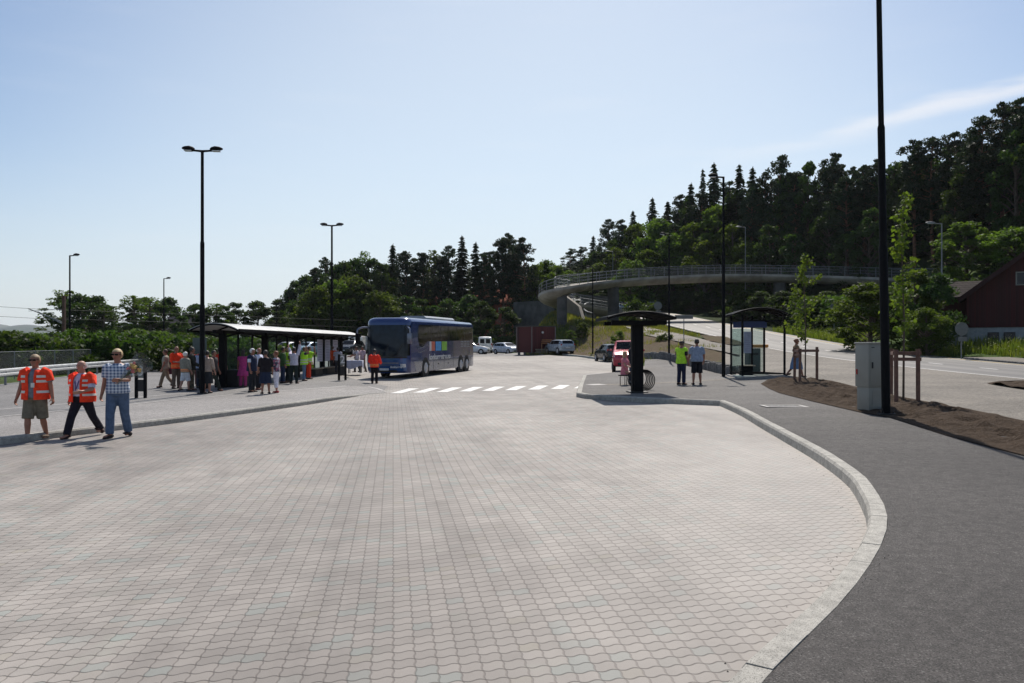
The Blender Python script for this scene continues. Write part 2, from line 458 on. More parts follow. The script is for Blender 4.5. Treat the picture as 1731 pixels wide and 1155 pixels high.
def sheet(name, poly, off, m, step=2.5, rough=None, kind='structure'):
    """a sheet over polygon poly (XY) that follows the terrain, off metres above it"""
    from mathutils.geometry import delaunay_2d_cdt
    poly = [(p[0], p[1]) for p in poly]; ring = []
    for a, b in zip(poly, poly[1:] + poly[:1]):
        L = math.hypot(b[0] - a[0], b[1] - a[1]); n = max(1, math.ceil(L / step))
        if L > 1e-4: ring += [(a[0] + (b[0] - a[0]) * k / n, a[1] + (b[1] - a[1]) * k / n) for k in range(n)]
    pts = [Vector(p) for p in ring]; n = len(pts)
    xs = [p[0] for p in ring]; ys = [p[1] for p in ring]; y = min(ys) + step * .5
    while y < max(ys):
        x = min(xs) + step * (.31 + .11 * (int(y * 7) % 3))
        while x < max(xs):
            if inside(ring, x, y): pts.append(Vector((x, y)))
            x += step
        y += step
    vs, _, fs, *_r = delaunay_2d_cdt(pts, [(i, (i + 1) % n) for i in range(n)], [], 0, 1e-5)
    o = off if callable(off) else (lambda X, Y: off); out = []
    for f in fs:
        c = sum((vs[i] for i in f), Vector((0, 0))) / len(f)
        if not inside(ring, c.x, c.y): continue
        ar = (vs[f[1]] - vs[f[0]]).cross(vs[f[2]] - vs[f[0]])
        if abs(ar) < 1e-7: continue
        out.append(tuple(f) if ar > 0 else tuple(reversed(f)))
    mb = MB(); mb.add([(v.x, v.y, H(v.x, v.y) + o(v.x, v.y) + (rough(v.x, v.y) if rough else 0)) for v in vs], out)
    ob = mb.build(name, m); ob['kind'] = kind
    return ob

def strip(name, line, width, off, m, side=0.0, mb=None, step=1.5):
    """painted or laid line of the given width along XY points"""
    own = mb is None; mb = mb or MB()
    o = off if callable(off) else (lambda X, Y: off)
    pts = resample([Vector((p[0], p[1], 0)) for p in line], step)
    L, Rr = [], []
    for i, p in enumerate(pts):
        d = (pts[min(i + 1, len(pts) - 1)] - pts[max(i - 1, 0)]).normalized(); n = Vector((-d.y, d.x, 0))
        for arr, w in ((L, side + width / 2), (Rr, side - width / 2)):
            q = p + n * w; arr.append((q.x, q.y, H(q.x, q.y) + o(q.x, q.y)))
    mb.loft([L, Rr], close=False, caps=False)
    if own:
        ob = mb.build(name, m); ob['kind'] = 'structure'; return ob

def kerb(name, line, m, h, depth=.35, width=.2, step=1.0, inward=1, bend=0.0):
    """kerb stones along the outer edge line; inward = +1 puts the stone to the left of the walking direction"""
    mb = MB(); pts = resample([Vector((p[0], p[1], 0)) for p in line], step)
    o = h if callable(h) else (lambda X, Y: h)
    nrm = []
    for i in range(len(pts)):
        d = (pts[min(i + 1, len(pts) - 1)] - pts[max(i - 1, 0)]).normalized(); nrm.append(Vector((-d.y, d.x, 0)) * inward)
    for i in range(len(pts) - 1):
        d = (pts[i + 1] - pts[i]).normalized() * .0018; rings = []
        dz = rnd.uniform(-.004, .004)
        for p, n, e in ((pts[i], nrm[i], d), (pts[i + 1], nrm[i + 1], -d)):
            z = H(p.x, p.y) + o(p.x, p.y) + dz; a = p + e; c = a + n * width; w = a + n * (width + bend)
            bz = z - depth
            rings.append([(a.x, a.y, bz), (w.x, w.y, bz), (c.x + n.x * .0, c.y, z - .035),
                          (c.x - n.x * .025, c.y - n.y * .025, z), (a.x, a.y, z)])
        mb.loft(rings)
    ob = mb.build(name, m); ob['kind'] = 'structure'; return ob
# ------------------------------------------------------------------ sky, sun, camera
SUN_EL, SUN_AZ = R(51), R(9)
def lighting():
    w = bpy.data.worlds.new('World'); scene.world = w; w.use_nodes = True
    t = w.node_tree; t.nodes.clear()
    out = t.nodes.new('ShaderNodeOutputWorld'); bg = t.nodes.new('ShaderNodeBackground')
    sky = t.nodes.new('ShaderNodeTexSky'); sky.sky_type = 'NISHITA'; sky.sun_disc = False
    sky.sun_elevation = SUN_EL; sky.sun_rotation = SUN_AZ
    sky.air_density = 1.0; sky.dust_density = .8; sky.ozone_density = 2.5; sky.altitude = 0
    bg.inputs[1].default_value = SKY_STRENGTH
    # thin high cirrus: streaks in the direction of view, part of the sky itself
    tc = t.nodes.new('ShaderNodeTexCoord')
    def vm(op, a, b=None):
        n = t.nodes.new('ShaderNodeVectorMath'); n.operation = op
        t.links.new(a, n.inputs[0])
        if b is not None:
            if isinstance(b, bpy.types.NodeSocket): t.links.new(b, n.inputs[1])
            else: n.inputs[1].default_value = b
        return n.outputs['Value'] if op == 'DOT_PRODUCT' else n.outputs[0]
    def mt(op, a, b=0.0):
        n = t.nodes.new('ShaderNodeMath'); n.operation = op
        for i, x in enumerate((a, b)):
            if isinstance(x, bpy.types.NodeSocket): t.links.new(x, n.inputs[i])
            else: n.inputs[i].default_value = x
        return n.outputs[0]
    def mr(v, a, b, c, d):
        n = t.nodes.new('ShaderNodeMapRange'); n.interpolation_type = 'SMOOTHSTEP'; t.links.new(v, n.inputs[0])
        for i, x in enumerate((a, b, c, d)): n.inputs[i + 1].default_value = x
        return n.outputs[0]
    d1 = ray(1290, 258, 1).copy(); d1.z -= CAMZ; d1.normalize()
    d2 = ray(1760, 140, 1).copy(); d2.z -= CAMZ; d2.normalize()
    nrm = d1.cross(d2).normalized(); mid = (d1 + d2).normalized(); along = (d2 - d1).normalized()
    dirn = tc.outputs['Generated']
    nz = t.nodes.new('ShaderNodeTexNoise'); nz.inputs['Scale'].default_value = 9; nz.inputs['Detail'].default_value = 6
    mpn = t.nodes.new('ShaderNodeMapping'); mpn.inputs['Scale'].default_value = (.8, 1, 5); mpn.inputs['Rotation'].default_value = (0, R(-16), 0)
    t.links.new(dirn, mpn.inputs[0]); t.links.new(mpn.outputs[0], nz.inputs[0])
    off = mt('ADD', vm('DOT_PRODUCT', dirn, nrm), mt('MULTIPLY', mt('SUBTRACT', nz.outputs[0], .5), .035))
    band = mr(mt('ABSOLUTE', off), 0.0, .017, 1.0, 0.0)
    al = vm('DOT_PRODUCT', dirn, along)
    ends = mr(al, -.26, .10, 0.0, 1.0)
    c = mt('MULTIPLY', mt('MULTIPLY', band, ends), mr(nz.outputs[0], .25, .6, .35, 1.0))
    veil = mt('MULTIPLY', mr(nz.outputs[0], .5, .8, 0.0, 1.0), .05)
    c = mt('MULTIPLY', mt('ADD', mt('MULTIPLY', c, .55), veil), mr(vm('DOT_PRODUCT', dirn, (0, 1, 0)), .2, .6, 0, 1))
    # thin milky haze high in the air on the sun's side
    hz = mr(vm('DOT_PRODUCT', dirn, (.02, 1, 0)), .74, .985, .02, .44)
    m0 = t.nodes.new('ShaderNodeMix'); m0.data_type = 'RGBA'; t.links.new(hz, m0.inputs[0]); t.links.new(sky.outputs[0], m0.inputs[6]); m0.inputs[7].default_value = (8.3, 9.0, 8.9, 1)
    sz = t.nodes.new('ShaderNodeSeparateXYZ'); t.links.new(dirn, sz.inputs[0])
    lowf = mr(sz.outputs[2], .0, .24, .62, 0.0)
    m1 = t.nodes.new('ShaderNodeMix'); m1.data_type = 'RGBA'; t.links.new(lowf, m1.inputs[0]); t.links.new(m0.outputs[2], m1.inputs[6]); m1.inputs[7].default_value = (6.3, 6.9, 7.6, 1)
    mx = t.nodes.new('ShaderNodeMix'); mx.data_type = 'RGBA'
    t.links.new(c, mx.inputs[0]); t.links.new(m1.outputs[2], mx.inputs[6]); mx.inputs[7].default_value = CLOUD_COL
    t.links.new(mx.outputs[2], bg.inputs[0]); t.links.new(bg.outputs[0], out.inputs[0])
    s = Vector((math.cos(SUN_EL) * math.sin(SUN_AZ), math.cos(SUN_EL) * math.cos(SUN_AZ), math.sin(SUN_EL)))
    ld = bpy.data.lights.new('sun', 'SUN'); ld.energy = SUN_STRENGTH; ld.angle = R(.53); ld.color = (1, .94, .855)
    lo = bpy.data.objects.new('sun', ld); COL.objects.link(lo); lo.rotation_mode = 'QUATERNION'
    lo.rotation_quaternion = s.to_track_quat('Z', 'Y'); lo.location = s * 60
    cd = bpy.data.cameras.new('camera'); co = bpy.data.objects.new('camera', cd); COL.objects.link(co)
    co.location = (0, 0, CAMZ); co.rotation_euler = (R(90), 0, 0)
    cd.sensor_width = 36; cd.lens = FPX / 1731 * 36; cd.shift_y = (HY - 577.5) / 1731
    cd.clip_start = .05; cd.clip_end = 20000
    scene.camera = co
    scene.view_settings.view_transform = 'Standard'; scene.view_settings.look = 'None'
    scene.view_settings.gamma = 1; scene.view_settings.exposure = EXPOSURE; scene.view_settings.use_curve_mapping = False
    scene.cycles.max_bounces = 8; scene.cycles.transparent_max_bounces = 16
    scene.cycles.use_adaptive_sampling = True
    scene.cycles.volume_bounces = 0
SKY_STRENGTH, SUN_STRENGTH, EXPOSURE = .10, 4.7, 0.15
CLOUD_COL = (9.3, 9.0, 8.9, 1)

# ------------------------------------------------------------------ setting
GUARD = ((-420, 735), (-200, 686), (0, 653), (130, 636.5), (270, 622.5), (380, 612.5), (470, 608))
KERB_R = [PT(x, y, .15) for x, y in ((1240, 1210), (1300, 1140), (1360, 1080), (1420, 1020), (1460, 970), (1488, 925), (1500, 888), (1496, 858),
          (1480, 830), (1455, 800), (1400, 764), (1345, 735), (1300, 712), (1262, 692), (1225, 677))]
KERB_F = [PT(x, y, .15) for x, y in ((1225, 677), (1150, 674.5), (1070, 671), (983, 665.5))]
KERB_S = [PT(x, y, .15) for x, y in ((983, 665.5), (986, 650), (992, 634))]
KERB_L = [PT(x, y, lambda X, Y: .13) for x, y in ((-330, 795), (-160, 762), (0, 739.5), (150, 722), (290, 706))] + \
         [PT(x, y, raise_l) for x, y in ((430, 688.5), (530, 675), (620, 666), (652, 664))]
FLUSH = [PT(x, y, lambda X, Y: .13) for x, y in ((-330, 742), (-160, 722), (0, 705), (109, 694.5), (226, 684), (283, 677.5))] + [PT(x, y, raise_l) for x, y in ((425, 665.5), (530, 657.5), (598, 652.5), (628, 655), (648, 661))]

def setting():
    # ground sheet to the horizon
    xs = [-4000, -2500, -1500, -900, -500, -300, -200, -140, -100, -80] + [-64 + 4 * i for i in range(10)] + [-24 + 2 * i for i in range(42)] + \
         [62 + 4 * i for i in range(12)] + [115, 140, 180, 240, 340, 500, 900, 1500, 2500, 4000]
    ys = [-200, -80, -30, -10] + [2 * i for i in range(90)] + [184, 192, 204, 220, 240, 270, 320, 400, 550, 800, 1200, 1800, 2600, 4000, 6000]
    mb = MB(); n = len(xs)
    mb.add([(x, y, H(x, y) - .09) for y in ys for x in xs],
           [(j * n + i, j * n + i + 1, (j + 1) * n + i + 1, (j + 1) * n + i) for j in range(len(ys) - 1) for i in range(n - 1)])
    tag(mb.build('ground', M['ground'], None, True, 60), kind='structure')
    sheet('plaza_paving', [(-30, -12), (12, -12), (12, 20), (9.5, 30), (10.2, 45), (9.8, 56), (8.4, 66), (6.6, 80), (4, 87), (-7, 87), (-12, 84), (-15, 60), (-13, 40), (-13, 20), (-18, 6)], 0.0, M['paver'])
    sheet('parking_asphalt', [(-12.6, 60.2), (-12, 84.2), (-7, 87.2), (3.6, 87.2), (2, 93), (-6, 122), (-36, 122), (-16.2, 118)], .004, M['left'], 4)
    # left busway and platform
    kl = [(p.x, p.y) for p in crom(KERB_L, 5)]
    fl = [(p.x, p.y) for p in crom(FLUSH, 4)]
    GR = [PT(x, y, lambda X, Y: .13) for x, y in GUARD]
    edge = [(-5.6, 36), (-6.8, 38), (-9.5, 44), (-12.5, 60), (-13, 62)]
    sheet('busway', fl + edge[:-2] + [(-12.5, 60), (-16.2, 118)] + [(p.x - .6, p.y) for p in reversed(GR)], lambda X, Y: raise_l(X, Y) + .008, M['left'], 3)
    sheet('platform', kl + list(reversed(fl)), lambda X, Y: raise_l(X, Y) + .004, M['slab'], 2)
    strip('flush_kerb', fl, .14, lambda X, Y: raise_l(X, Y) + .013, M['flush'])
    strip('drain_channel', [(p[0] - 1.5, p[1] + 2.0) for p in fl[:-14]], .12, lambda X, Y: raise_l(X, Y) + .013, M['flush'])
    kerb('platform_kerb', [(p[0], p[1]) for p in kl], M['kerb'], lambda X, Y: raise_l(X, Y) + .01, .3, .16, 1.0, -1)
    # right pavement
    kr = [(p.x, p.y) for p in crom(KERB_R, 6)]; kf = [(p.x, p.y) for p in KERB_F]; ks = [(p.x, p.y) for p in KERB_S]
    back = [PT(x, y, .15) for x, y in ((1036, 629.5), (1088, 631), (1090, 607))]
    wall = [PT(x, y, .15) for x, y in ((1092, 606), (1118, 606.5), (1143, 612), (1186, 623), (1219, 631), (1240, 635))]
    back = [(p.x, p.y) for p in back]; wl = [(p.x, p.y) for p in wall]
    walk = kr + kf[1:] + ks[1:] + back + wl[1:] + [(11.0, 41), (12.4, 41), (12.2, 34), (11.0, 30), (10.4, 20), (9.6, 8), (9, -12), (2.2, -12)]
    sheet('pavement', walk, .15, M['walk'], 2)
    W = [PT(x, y, .158) for x, y in ((997, 655), (1040, 650), (1100, 652), (1240, 652), (1290, 641), (1235, 640), (1120, 640), (1040, 640), (995, 645))]
    kerb('pavement_kerb', kr, M['kerb'], .156, .3, .165, .6, 1, .02)
    kerb('island_kerb', kf + ks[1:], M['kerb'], .156, .3, .19, .9, 1, .01)
    kerb('island_back_kerb', [ks[-1], back[0], back[1]], M['flush'], .156, .3, .16, 1.0, 1)
    # tactile strip and lighter walking line across the island
    strip('tactile_paving', [PT(996, 651, .15)[:2], PT(1020, 650, .15)[:2]], .8, .158, M['flush'])
    strip('paving_band', [PT(1022, 650.5, .15)[:2], PT(1095, 649, .15)[:2], PT(1235, 641, .15)[:2]], .7, .156, M['side'])
    # drain cover
    mb = MB(); p = PT(1325, 687, .15)
    
    for dx, dy, w, d in ((0, .29, 1.1, .10), (0, -.29, 1.1, .10), (.5, 0, .10, .48), (-.5, 0, .10, .48)): mb.box((p.x + dx, p.y + dy, p.z + .006), (w, d, .012))
    ob = mb.build('drain_frame', M['flush']); ob['kind'] = 'structure'
    mb = MB(); mb.box((p.x, p.y, p.z + .003), (.9, .48, .008)); ob = mb.build('drain_cover', M['oldkerb']); ob['kind'] = 'structure'
    # grit gathered along the kerb and here and there on the paving
    rg = random.Random(21); mb = MB(); kp = resample(kr, .05)
    for i in range(230):
        if i < 215:
            q = kp[rg.randrange(len(kp))]; sd = rg.choice((-1, 1)); dd = (.01 + abs(rg.gauss(0, .05))) if sd > 0 else (.24 + abs(rg.gauss(0, .10)))
            ang = rg.uniform(0, 6.28); c = Vector((q.x, q.y, 0)); j = min(range(0, len(kr)), key=lambda t: (Vector(kr[t]) - q.xy).length)
            tn = (Vector(kr[min(j + 1, len(kr) - 1)]) - Vector(kr[max(j - 1, 0)])).normalized(); nn = Vector((-tn.y, tn.x))
            x, y = q.x - nn.x * dd * sd, q.y - nn.y * dd * sd; z = H(x, y) + (.152 if sd > 0 else .002)
        else:
            y = 3.8 + 14 * rg.random() ** 2; x = rg.uniform(-.62, .42) * y; z = H(x, y) + .002
            if not inside([(-20, -5)] + kr[::-1] + [(3, 26), (-7, 26), (-10, 14)], x, y): continue
        s = rg.uniform(.002, .0065); v = [Vector((rg.uniform(-1, 1), rg.uniform(-1, 1), 0)).normalized() * s for _ in range(4)]
        mb.add([(x - s, y - s * .6, z), (x + s, y - s * .8, z), (x + s * .9, y + s, z), (x - s * .7, y + s * .8, z), (x, y, z + s * 1.1)], [(0, 1, 4), (1, 2, 4), (2, 3, 4), (3, 0, 4)])
    tag(mb.build('gravel', M['side']), kind='stuff')
    # soil beds
    from mathutils import noise as mn
    def clod(X, Y): return .05 * mn.fractal(Vector((X * 3.2, Y * 3.2, 1)), .8, 2.2, 3) + .03 * mn.noise(Vector((X * 11, Y * 11, 5)))
    def lump(X, Y): return .035 * math.sin(X * 3.1 + Y * 1.7) + .03 * math.sin(X * 7.3 - Y * 5.1) + .02 * math.sin(X * 17 + Y * 13) + .05
    low = [(1286, 648), (1300, 656), (1316, 663), (1372, 677), (1456, 696), (1507, 705), (1599, 734), (1660, 750), (1731, 768), (1830, 790), (2050, 850)]
    up = [(2050, 760), (1830, 726), (1731, 710), (1660, 695), (1556, 676), (1500, 665), (1455, 655), (1415, 645), (1372, 639), (1323, 638), (1298, 641)]
    bed = [PT(x, y, .18) for x, y in low + up]; bedp = [(p.x, p.y) for p in bed]
    sheet('planting_bed', bedp, .155, M['dirt'], .16, lambda X, Y: (lump(X, Y) + clod(X, Y)) * min(1, 2.5 * _edge(bedp, X, Y)) + .012)
    # carriageways right of the bed
    sheet('side_road', [(8.6, -12), (9.2, 8), (10.2, 20), (10.8, 30), (12.0, 34), (12.2, 41), (11.0, 41.2), (12.6, 47), (16.5, 62), (20.5, 78), (20.2, 30), (20.2, -12)], .10, M['side'], 2.5)
    yy = list(range(-14, 172, 3))
    mb = MB(); rows = []
    for y in yy: rows.append([(road_c(y) - 4.1 + 8.6 * k / 6, y, H(road_c(y) - 4.1 + 8.6 * k / 6, y) + .06 + (.06 if k < 1 and y < 70 else 0) * 0) for k in range(7)])
    mb.loft(rows, False, False)
    rd = mb.build('road', M['road']); rd['kind'] = 'structure'
    for p in rd.data.polygons: pass
    strip('edge_line', [(road_c(y) - 3.85, y) for y in range(-12, 165, 3)], .13, .108, M['white'])
    strip('far_edge_line', [(road_c(y) + 3.75, y) for y in range(-12, 165, 3)], .13, .068, M['yellow'])
    strip('inner_edge_line', [(road_c(y) + 3.2, y) for y in range(-12, 165, 3)], .10, .068, M['white'])
    mb = MB()
    for k in range(30):
        y0 = -6 + 5.0 * k
        strip('', [(road_c(y0) - .2, y0), (road_c(y0 + 1.8) - .2, y0 + 1.8)], .17, .068, None, 0, mb)
    tag(mb.build('lane_marking', M['white']), kind='structure')
    far = [(road_c(y) + 4.5, y) for y in range(-10, 52, 3)]
    kerb('far_kerb', far, M['oldkerb'], .17, .3, .16, 1.0, 1)
    sheet('far_pavement', far + [(31.2, 50), (31, 20), (31, -10)], .165, M['side'], 3)
    # path that runs down beside the road
    pl = [(PT(x, y, .06).x, PT(x, y, .06).y) for x, y in ((1050, 551), (1091, 568), (1150, 580), (1219, 596), (1250, 603))]
    pu = [(PT(x, y, .06).x, PT(x, y, .06).y) for x, y in ((1250, 589), (1219, 583), (1150, 566), (1088, 553), (1050, 543))]
    sheet('path', pl + pu, .17, M['side'], 2)
    # bank between pavement and path
    bank = [(11.0, 41.5)] + list(reversed(wl)) + [(9.2, 66), (8.0, 74), (6.8, 82), (5.2, 88), (7, 96), (12.5, 96), (14.6, 84), (16.2, 66), (16.6, 62), (12.6, 47)]
    sheet('bank', bank, lambda X, Y: -.02 + .1 * 1, M['bank'], 1.5, lambda X, Y: lump(X * .6, Y * .6) * .8)
    v = [(p[0] + .1, p[1] + .1) for p in wl]
    med = [PT(x, y, .13) for x, y in ((1184, 567), (1228, 571), (1262, 583), (1236, 585), (1195, 577))]
    sheet('median', [(p.x, p.y) for p in med], .14, M['bank'], 1, lambda X, Y: lump(X, Y))
    med = [PT(x, y, .16) for x, y in ((1668, 646), (1731, 647), (1860, 654), (1860, 668), (1731, 656), (1690, 650))]
    sheet('median', [(p.x, p.y) for p in med], .125, M['dirt'], .5, lambda X, Y: lump(X, Y))
    kerb('plaza_edge_kerb', [(9.4, 63), (8.6, 68), (7.2, 79), (5.6, 87)], M['flush'], .14, .4, .16, 1.0, 1)
    # zebra crossing
    for k in range(9):
        xl = 659 + 38.8 * k; xu = 690 + 36.4 * k; yl = 665.6 - 1.05 * k; yu = 657.2 - .8 * k; w = 20
        if k == 8: w = 12
        p0, p1 = PT(xl + w / 2, yl - .15), PT(xu + w / 2, yu - .15)
        strip('zebra_stripe', [(p0.x, p0.y), (p1.x, p1.y)], w * p0.y / FPX * .98, .010, M['white'], 0, None, .6)
    # low stone edging along the pavement
    mb = MB(); rr = random.Random(3)
    pts = resample(crom([Vector((p.x, p.y, 0)) for p in wall], 6), .55)
    for a, b in zip(pts, pts[1:]):
        c = (a + b) / 2; d = b - a; h = rr.uniform(.42, .56)
        mb.bbox((c.x, c.y + .16, H(c.x, c.y) + .1 + h / 2), (d.length * .99, rr.uniform(.3, .36), h + .1), .05, math.atan2(d.y, d.x))
    tag(mb.build('stone_edging', M['oldkerb'], None, True), 'low edging of dark rough stones between pavement and brown bank', 'stone wall')
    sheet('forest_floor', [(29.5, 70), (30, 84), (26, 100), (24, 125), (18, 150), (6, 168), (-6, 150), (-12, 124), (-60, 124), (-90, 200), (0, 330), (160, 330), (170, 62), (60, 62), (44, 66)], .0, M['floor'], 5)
    # far wooded hills
    for px, D, w, h, nm in ((-70, 4700, 1200, 142, 'hills'), (200, 5400, 560, 152, 'hills'), (90, 3900, 1700, 92, 'hills'), (470, 3600, 1200, 70, 'hills')):
        mb = MB(); cxx = (px - CX) / FPX * D; rings = []
        for j in range(13):
            v = j / 12
            row = []
            for i in range(70):
                u = i / 69 * 2 - 1
                prof = max(0, 1 - u * u) ** 1.3
                nzz = 1 + .10 * math.sin(u * 23 + px) + .05 * math.sin(u * 61 + 1) + .03 * math.sin(u * 143)
                row.append((cxx + u * w, D + (v - .5) * 900, -2 + h * prof * math.sin(PI * v) * nzz + (math.sin(i * 12.9 + j * 7) * .8)))
            rings.append(row)
        mb.loft(rings, False, False)
        tag(mb.build(nm, M['hill'], None, False), kind='structure')
M['hill'] = leaf_mat('forest slope', (.020, .040, .018), (.035, .058, .025), .1)

def _edge(poly, X, Y):
    best = 9
    for (ax, ay), (bx, by) in zip(poly, poly[1:] + poly[:1]):
        dx, dy = bx - ax, by - ay; L = dx * dx + dy * dy or 1e-9
        t = max(0, min(1, ((X - ax) * dx + (Y - ay) * dy) / L))
        best = min(best, math.hypot(X - ax - dx * t, Y - ay - dy * t))
    return best

def haze():
    t = NT('thin summer haze')
    v = t.n('ShaderNodeVolumePrincipled'); v.inputs['Color'].default_value = (.86, .92, 1, 1); v.inputs['Density'].default_value = HAZE
    v.inputs['Anisotropy'].default_value = .2
    t.link(v.outputs[0], t.out.inputs['Volume'])
    mb = MB(); mb.box((0, 3000, 89), (15000, 6200, 181)); o = mb.build('haze', t.m); o['kind'] = 'stuff'
    t.m.cycles.homogeneous_volume = True
HAZE = .00007
# ------------------------------------------------------------------ people
PENDING = []
def remeshed(mb, name, m, parent, voxel, smooth=3):
    o = mb.build(name, m, parent)
    r = o.modifiers.new('r', 'REMESH'); r.mode = 'VOXEL'; r.voxel_size = voxel; r.use_smooth_shade = True
    s = o.modifiers.new('s', 'SMOOTH'); s.factor = .5; s.iterations = smooth
    PENDING.append(o); return o

def bake_remeshes():
    dg = bpy.context.evaluated_depsgraph_get()
    for o in PENDING:
        me = bpy.data.meshes.new_from_object(o.evaluated_get(dg))
        ms = [m for m in o.data.materials]
        o.modifiers.clear(); o.data = me
        if not me.materials:
            for m in ms: me.materials.append(m)

HAIRC = {'grey': (.42, .40, .38), 'white': (.66, .64, .60), 'dark': (.025, .018, .014), 'brown': (.09, .05, .03), 'blond': (.50, .36, .19),
         'red': (.20, .07, .03), 'sand': (.30, .20, .11)}

TORSO = [(.84, .13, .10, 0), (.90, .165, .118, -.005), (.97, .17, .12, -.008), (1.06, .152, .112, 0), (1.14, .15, .11, .004), (1.24, .163, .118, .006),
         (1.34, .176, .118, .004), (1.42, .168, .102, -.004), (1.465, .115, .082, -.008), (1.50, .062, .062, -.006)]
def tor(z):
    for a, b in zip(TORSO, TORSO[1:]):
        if z <= b[0]:
            t = max(0, (z - a[0]) / (b[0] - a[0])); return [a[i] + (b[i] - a[i]) * t for i in (1, 2, 3)]
    return list(TORSO[-1][1:])

def person(label, px, py, off, Ht=1.76, face=0, legs='trousers', lcol=(.03, .03, .04), top='shirt', tcol=(.5, .5, .5), sleeve=.6, shoe=(.02, .02, .02),
           hair='short', hcol='grey', skin='skin', pose='stand', la=(4, 10, 12), ra=(4, 10, 12), vest=None, vband=True, vopen=0.0, fat=1.0, near=False, cap=None,
           shades=False, turn=0, bag=None, hem=.55, D=None, tmat=None, group=None, lanyard=None, card=False, hemband=None, headpitch=0, wide=1.09):
    if px < 640: Ht *= .915
    s = Ht / 1.76
    o = off if callable(off) else (lambda X, Y: off)
    p = PT(px, py, o) if D is None else AT(px, D, 0)
    p.z = H(p.x, p.y) + o(p.x, p.y)
    root = thing('person', label, 'person', p, heading(face), group)
    root.scale = (wide, 1 + (wide - 1) * .8, 1)
    # skeleton -------------------------------------------------------
    L1, L2 = .44, .40
    gait = {'stand': ((3, 4), (-2, 3)), 'walk': ((20, 6), (-16, 22)), 'stride': ((26, 8), (-24, 14)), 'walk2': ((-15, 26), (18, 5)), 'step': ((11, 10), (-8, 12)),
            'apart': ((1, 2), (-1, 2)), 'sit': ((80, 82), (76, 96))}[pose]
    hipz = .92
    spread = {'apart': .13, 'sit': .10}.get(pose, .092)
    J = {}
    for sd, (th, k) in ((1, gait[0]), (-1, gait[1])):
        hp = Vector((sd * .088, 0, hipz)); a = R(th); b = R(th - k)
        kn = hp + Vector((sd * (spread - .088) * .5, L1 * math.sin(a), -L1 * math.cos(a)))
        an = kn + Vector((sd * (spread - .088) * .5, L2 * math.sin(b), -L2 * math.cos(b)))
        J[sd] = (hp, kn, an, th - k)
    low = min(J[1][2].z, J[-1][2].z) - .075
    dz = -low if pose != 'sit' else -low
    up = Vector((0, 0, dz))
    q = lambda v: (Vector(v) + up) * s
    wz = lambda z: (z + dz) * s
    vox = .0085 if near else .0115
    sk = M[skin]
    hz = 1.645
    hc = Vector((0, .02, hz))
    # one continuous body ------------------------------------------------
    mb = MB()
    def ring(z, rx, ry, y, n=20, a0=0, a1=2 * PI, infl=0.0):
        return [(math.cos(a0 + (a1 - a0) * k / (n if a1 - a0 > 6.2 else n - 1)) * (rx + infl) * s, (y + math.sin(a0 + (a1 - a0) * k / (n if a1 - a0 > 6.2 else n - 1)) * (ry + infl)) * s, wz(z)) for k in range(n)]
    def bellyf(z):
        return 1 + (fat - 1) * max(0, 1 - abs(z - 1.08) / .42)
    mb.loft([ring(z, rx * bellyf(z), ry * bellyf(z), y) for z, rx, ry, y in TORSO])
    mb.capsule(q((0, -.008, 1.46)), q((0, .008, 1.57)), .058 * s, .052 * s)
    turnm = Matrix.Rotation(R(turn), 3, 'Z') @ Matrix.Rotation(R(headpitch), 3, 'X')
    def hd(v): return q(hc + turnm @ Vector(v))
    mb.ellipsoid((0, 0, 0), (.073 * s, .092 * s, .105 * s), 18, 12)
    n0 = len(mb.v) - 19 * 0
    # the head is written at the origin, then carried to its place
    cnt = 18 * 13
    for i in range(len(mb.v) - cnt, len(mb.v)): mb.v[i] = tuple(hd(Vector(mb.v[i]) / s + Vector((0, 0, .02))))
    mb.capsule(hd((0, .018, -.03)), hd((0, .045, -.088)), .058 * s, .036 * s)
    mb.capsule(hd((0, .088, .02)), hd((0, .108, -.015)), .011 * s, .015 * s, 8)
    for sd in (1, -1): mb.capsule(hd((sd * .075, -.005, .02)), hd((sd * .077, -.008, -.025)), .017 * s, .013 * s, 8)
    arms = {}
    for sd, (pi, ab, el, *inw) in ((1, la), (-1, ra)):
        inw = inw[0] if inw else 0
        sh = Vector((sd * .185, -.005, 1.415))
        d1 = Vector((sd * math.sin(R(ab)), math.sin(R(pi)) * math.cos(R(ab)), -math.cos(R(pi)) * math.cos(R(ab))))
        el_ = sh + d1 * .29
        d2 = Vector((sd * math.sin(R(ab - inw)), math.sin(R(pi + el)) * math.cos(R(ab - inw)), -math.cos(R(pi + el)) * math.cos(R(ab - inw)))).normalized()
        wr = el_ + d2 * .25
        arms[sd] = (sh, el_, wr, d2)
        mb.capsule(q(sh), q(el_), .054 * s, .041 * s); mb.capsule(q(el_), q(wr), .041 * s, .028 * s)
        # hand: palm, four bent fingers and a thumb
        nrm = Vector((-sd, 0, 0)); nrm = (nrm - d2 * nrm.dot(d2))
        nrm = nrm.normalized() if nrm.length > .1 else Vector((0, 1, 0))
        side = d2.cross(nrm).normalized()
        if side.y < 0: side = -side
        pc = wr + d2 * .05
        for k in (-1.5, -.5, .5, 1.5): mb.capsule(q(wr + side * k * .013), q(wr + d2 * .088 + side * k * .020), .017 * s, .0125 * s, 8)
        for k, ln in ((-1.5, .058), (-.5, .072), (.5, .078), (1.5, .070)):
            b0 = wr + d2 * .088 + side * k * .0205
            b1 = b0 + (d2 * .82 + nrm * .35 + side * k * .04).normalized() * ln * .55
            b2 = b1 + (d2 * .45 + nrm * .85).normalized() * ln * .5
            mb.capsule(q(b0), q(b1), .0098 * s, .0092 * s, 8); mb.capsule(q(b1), q(b2), .0092 * s, .0082 * s, 8)
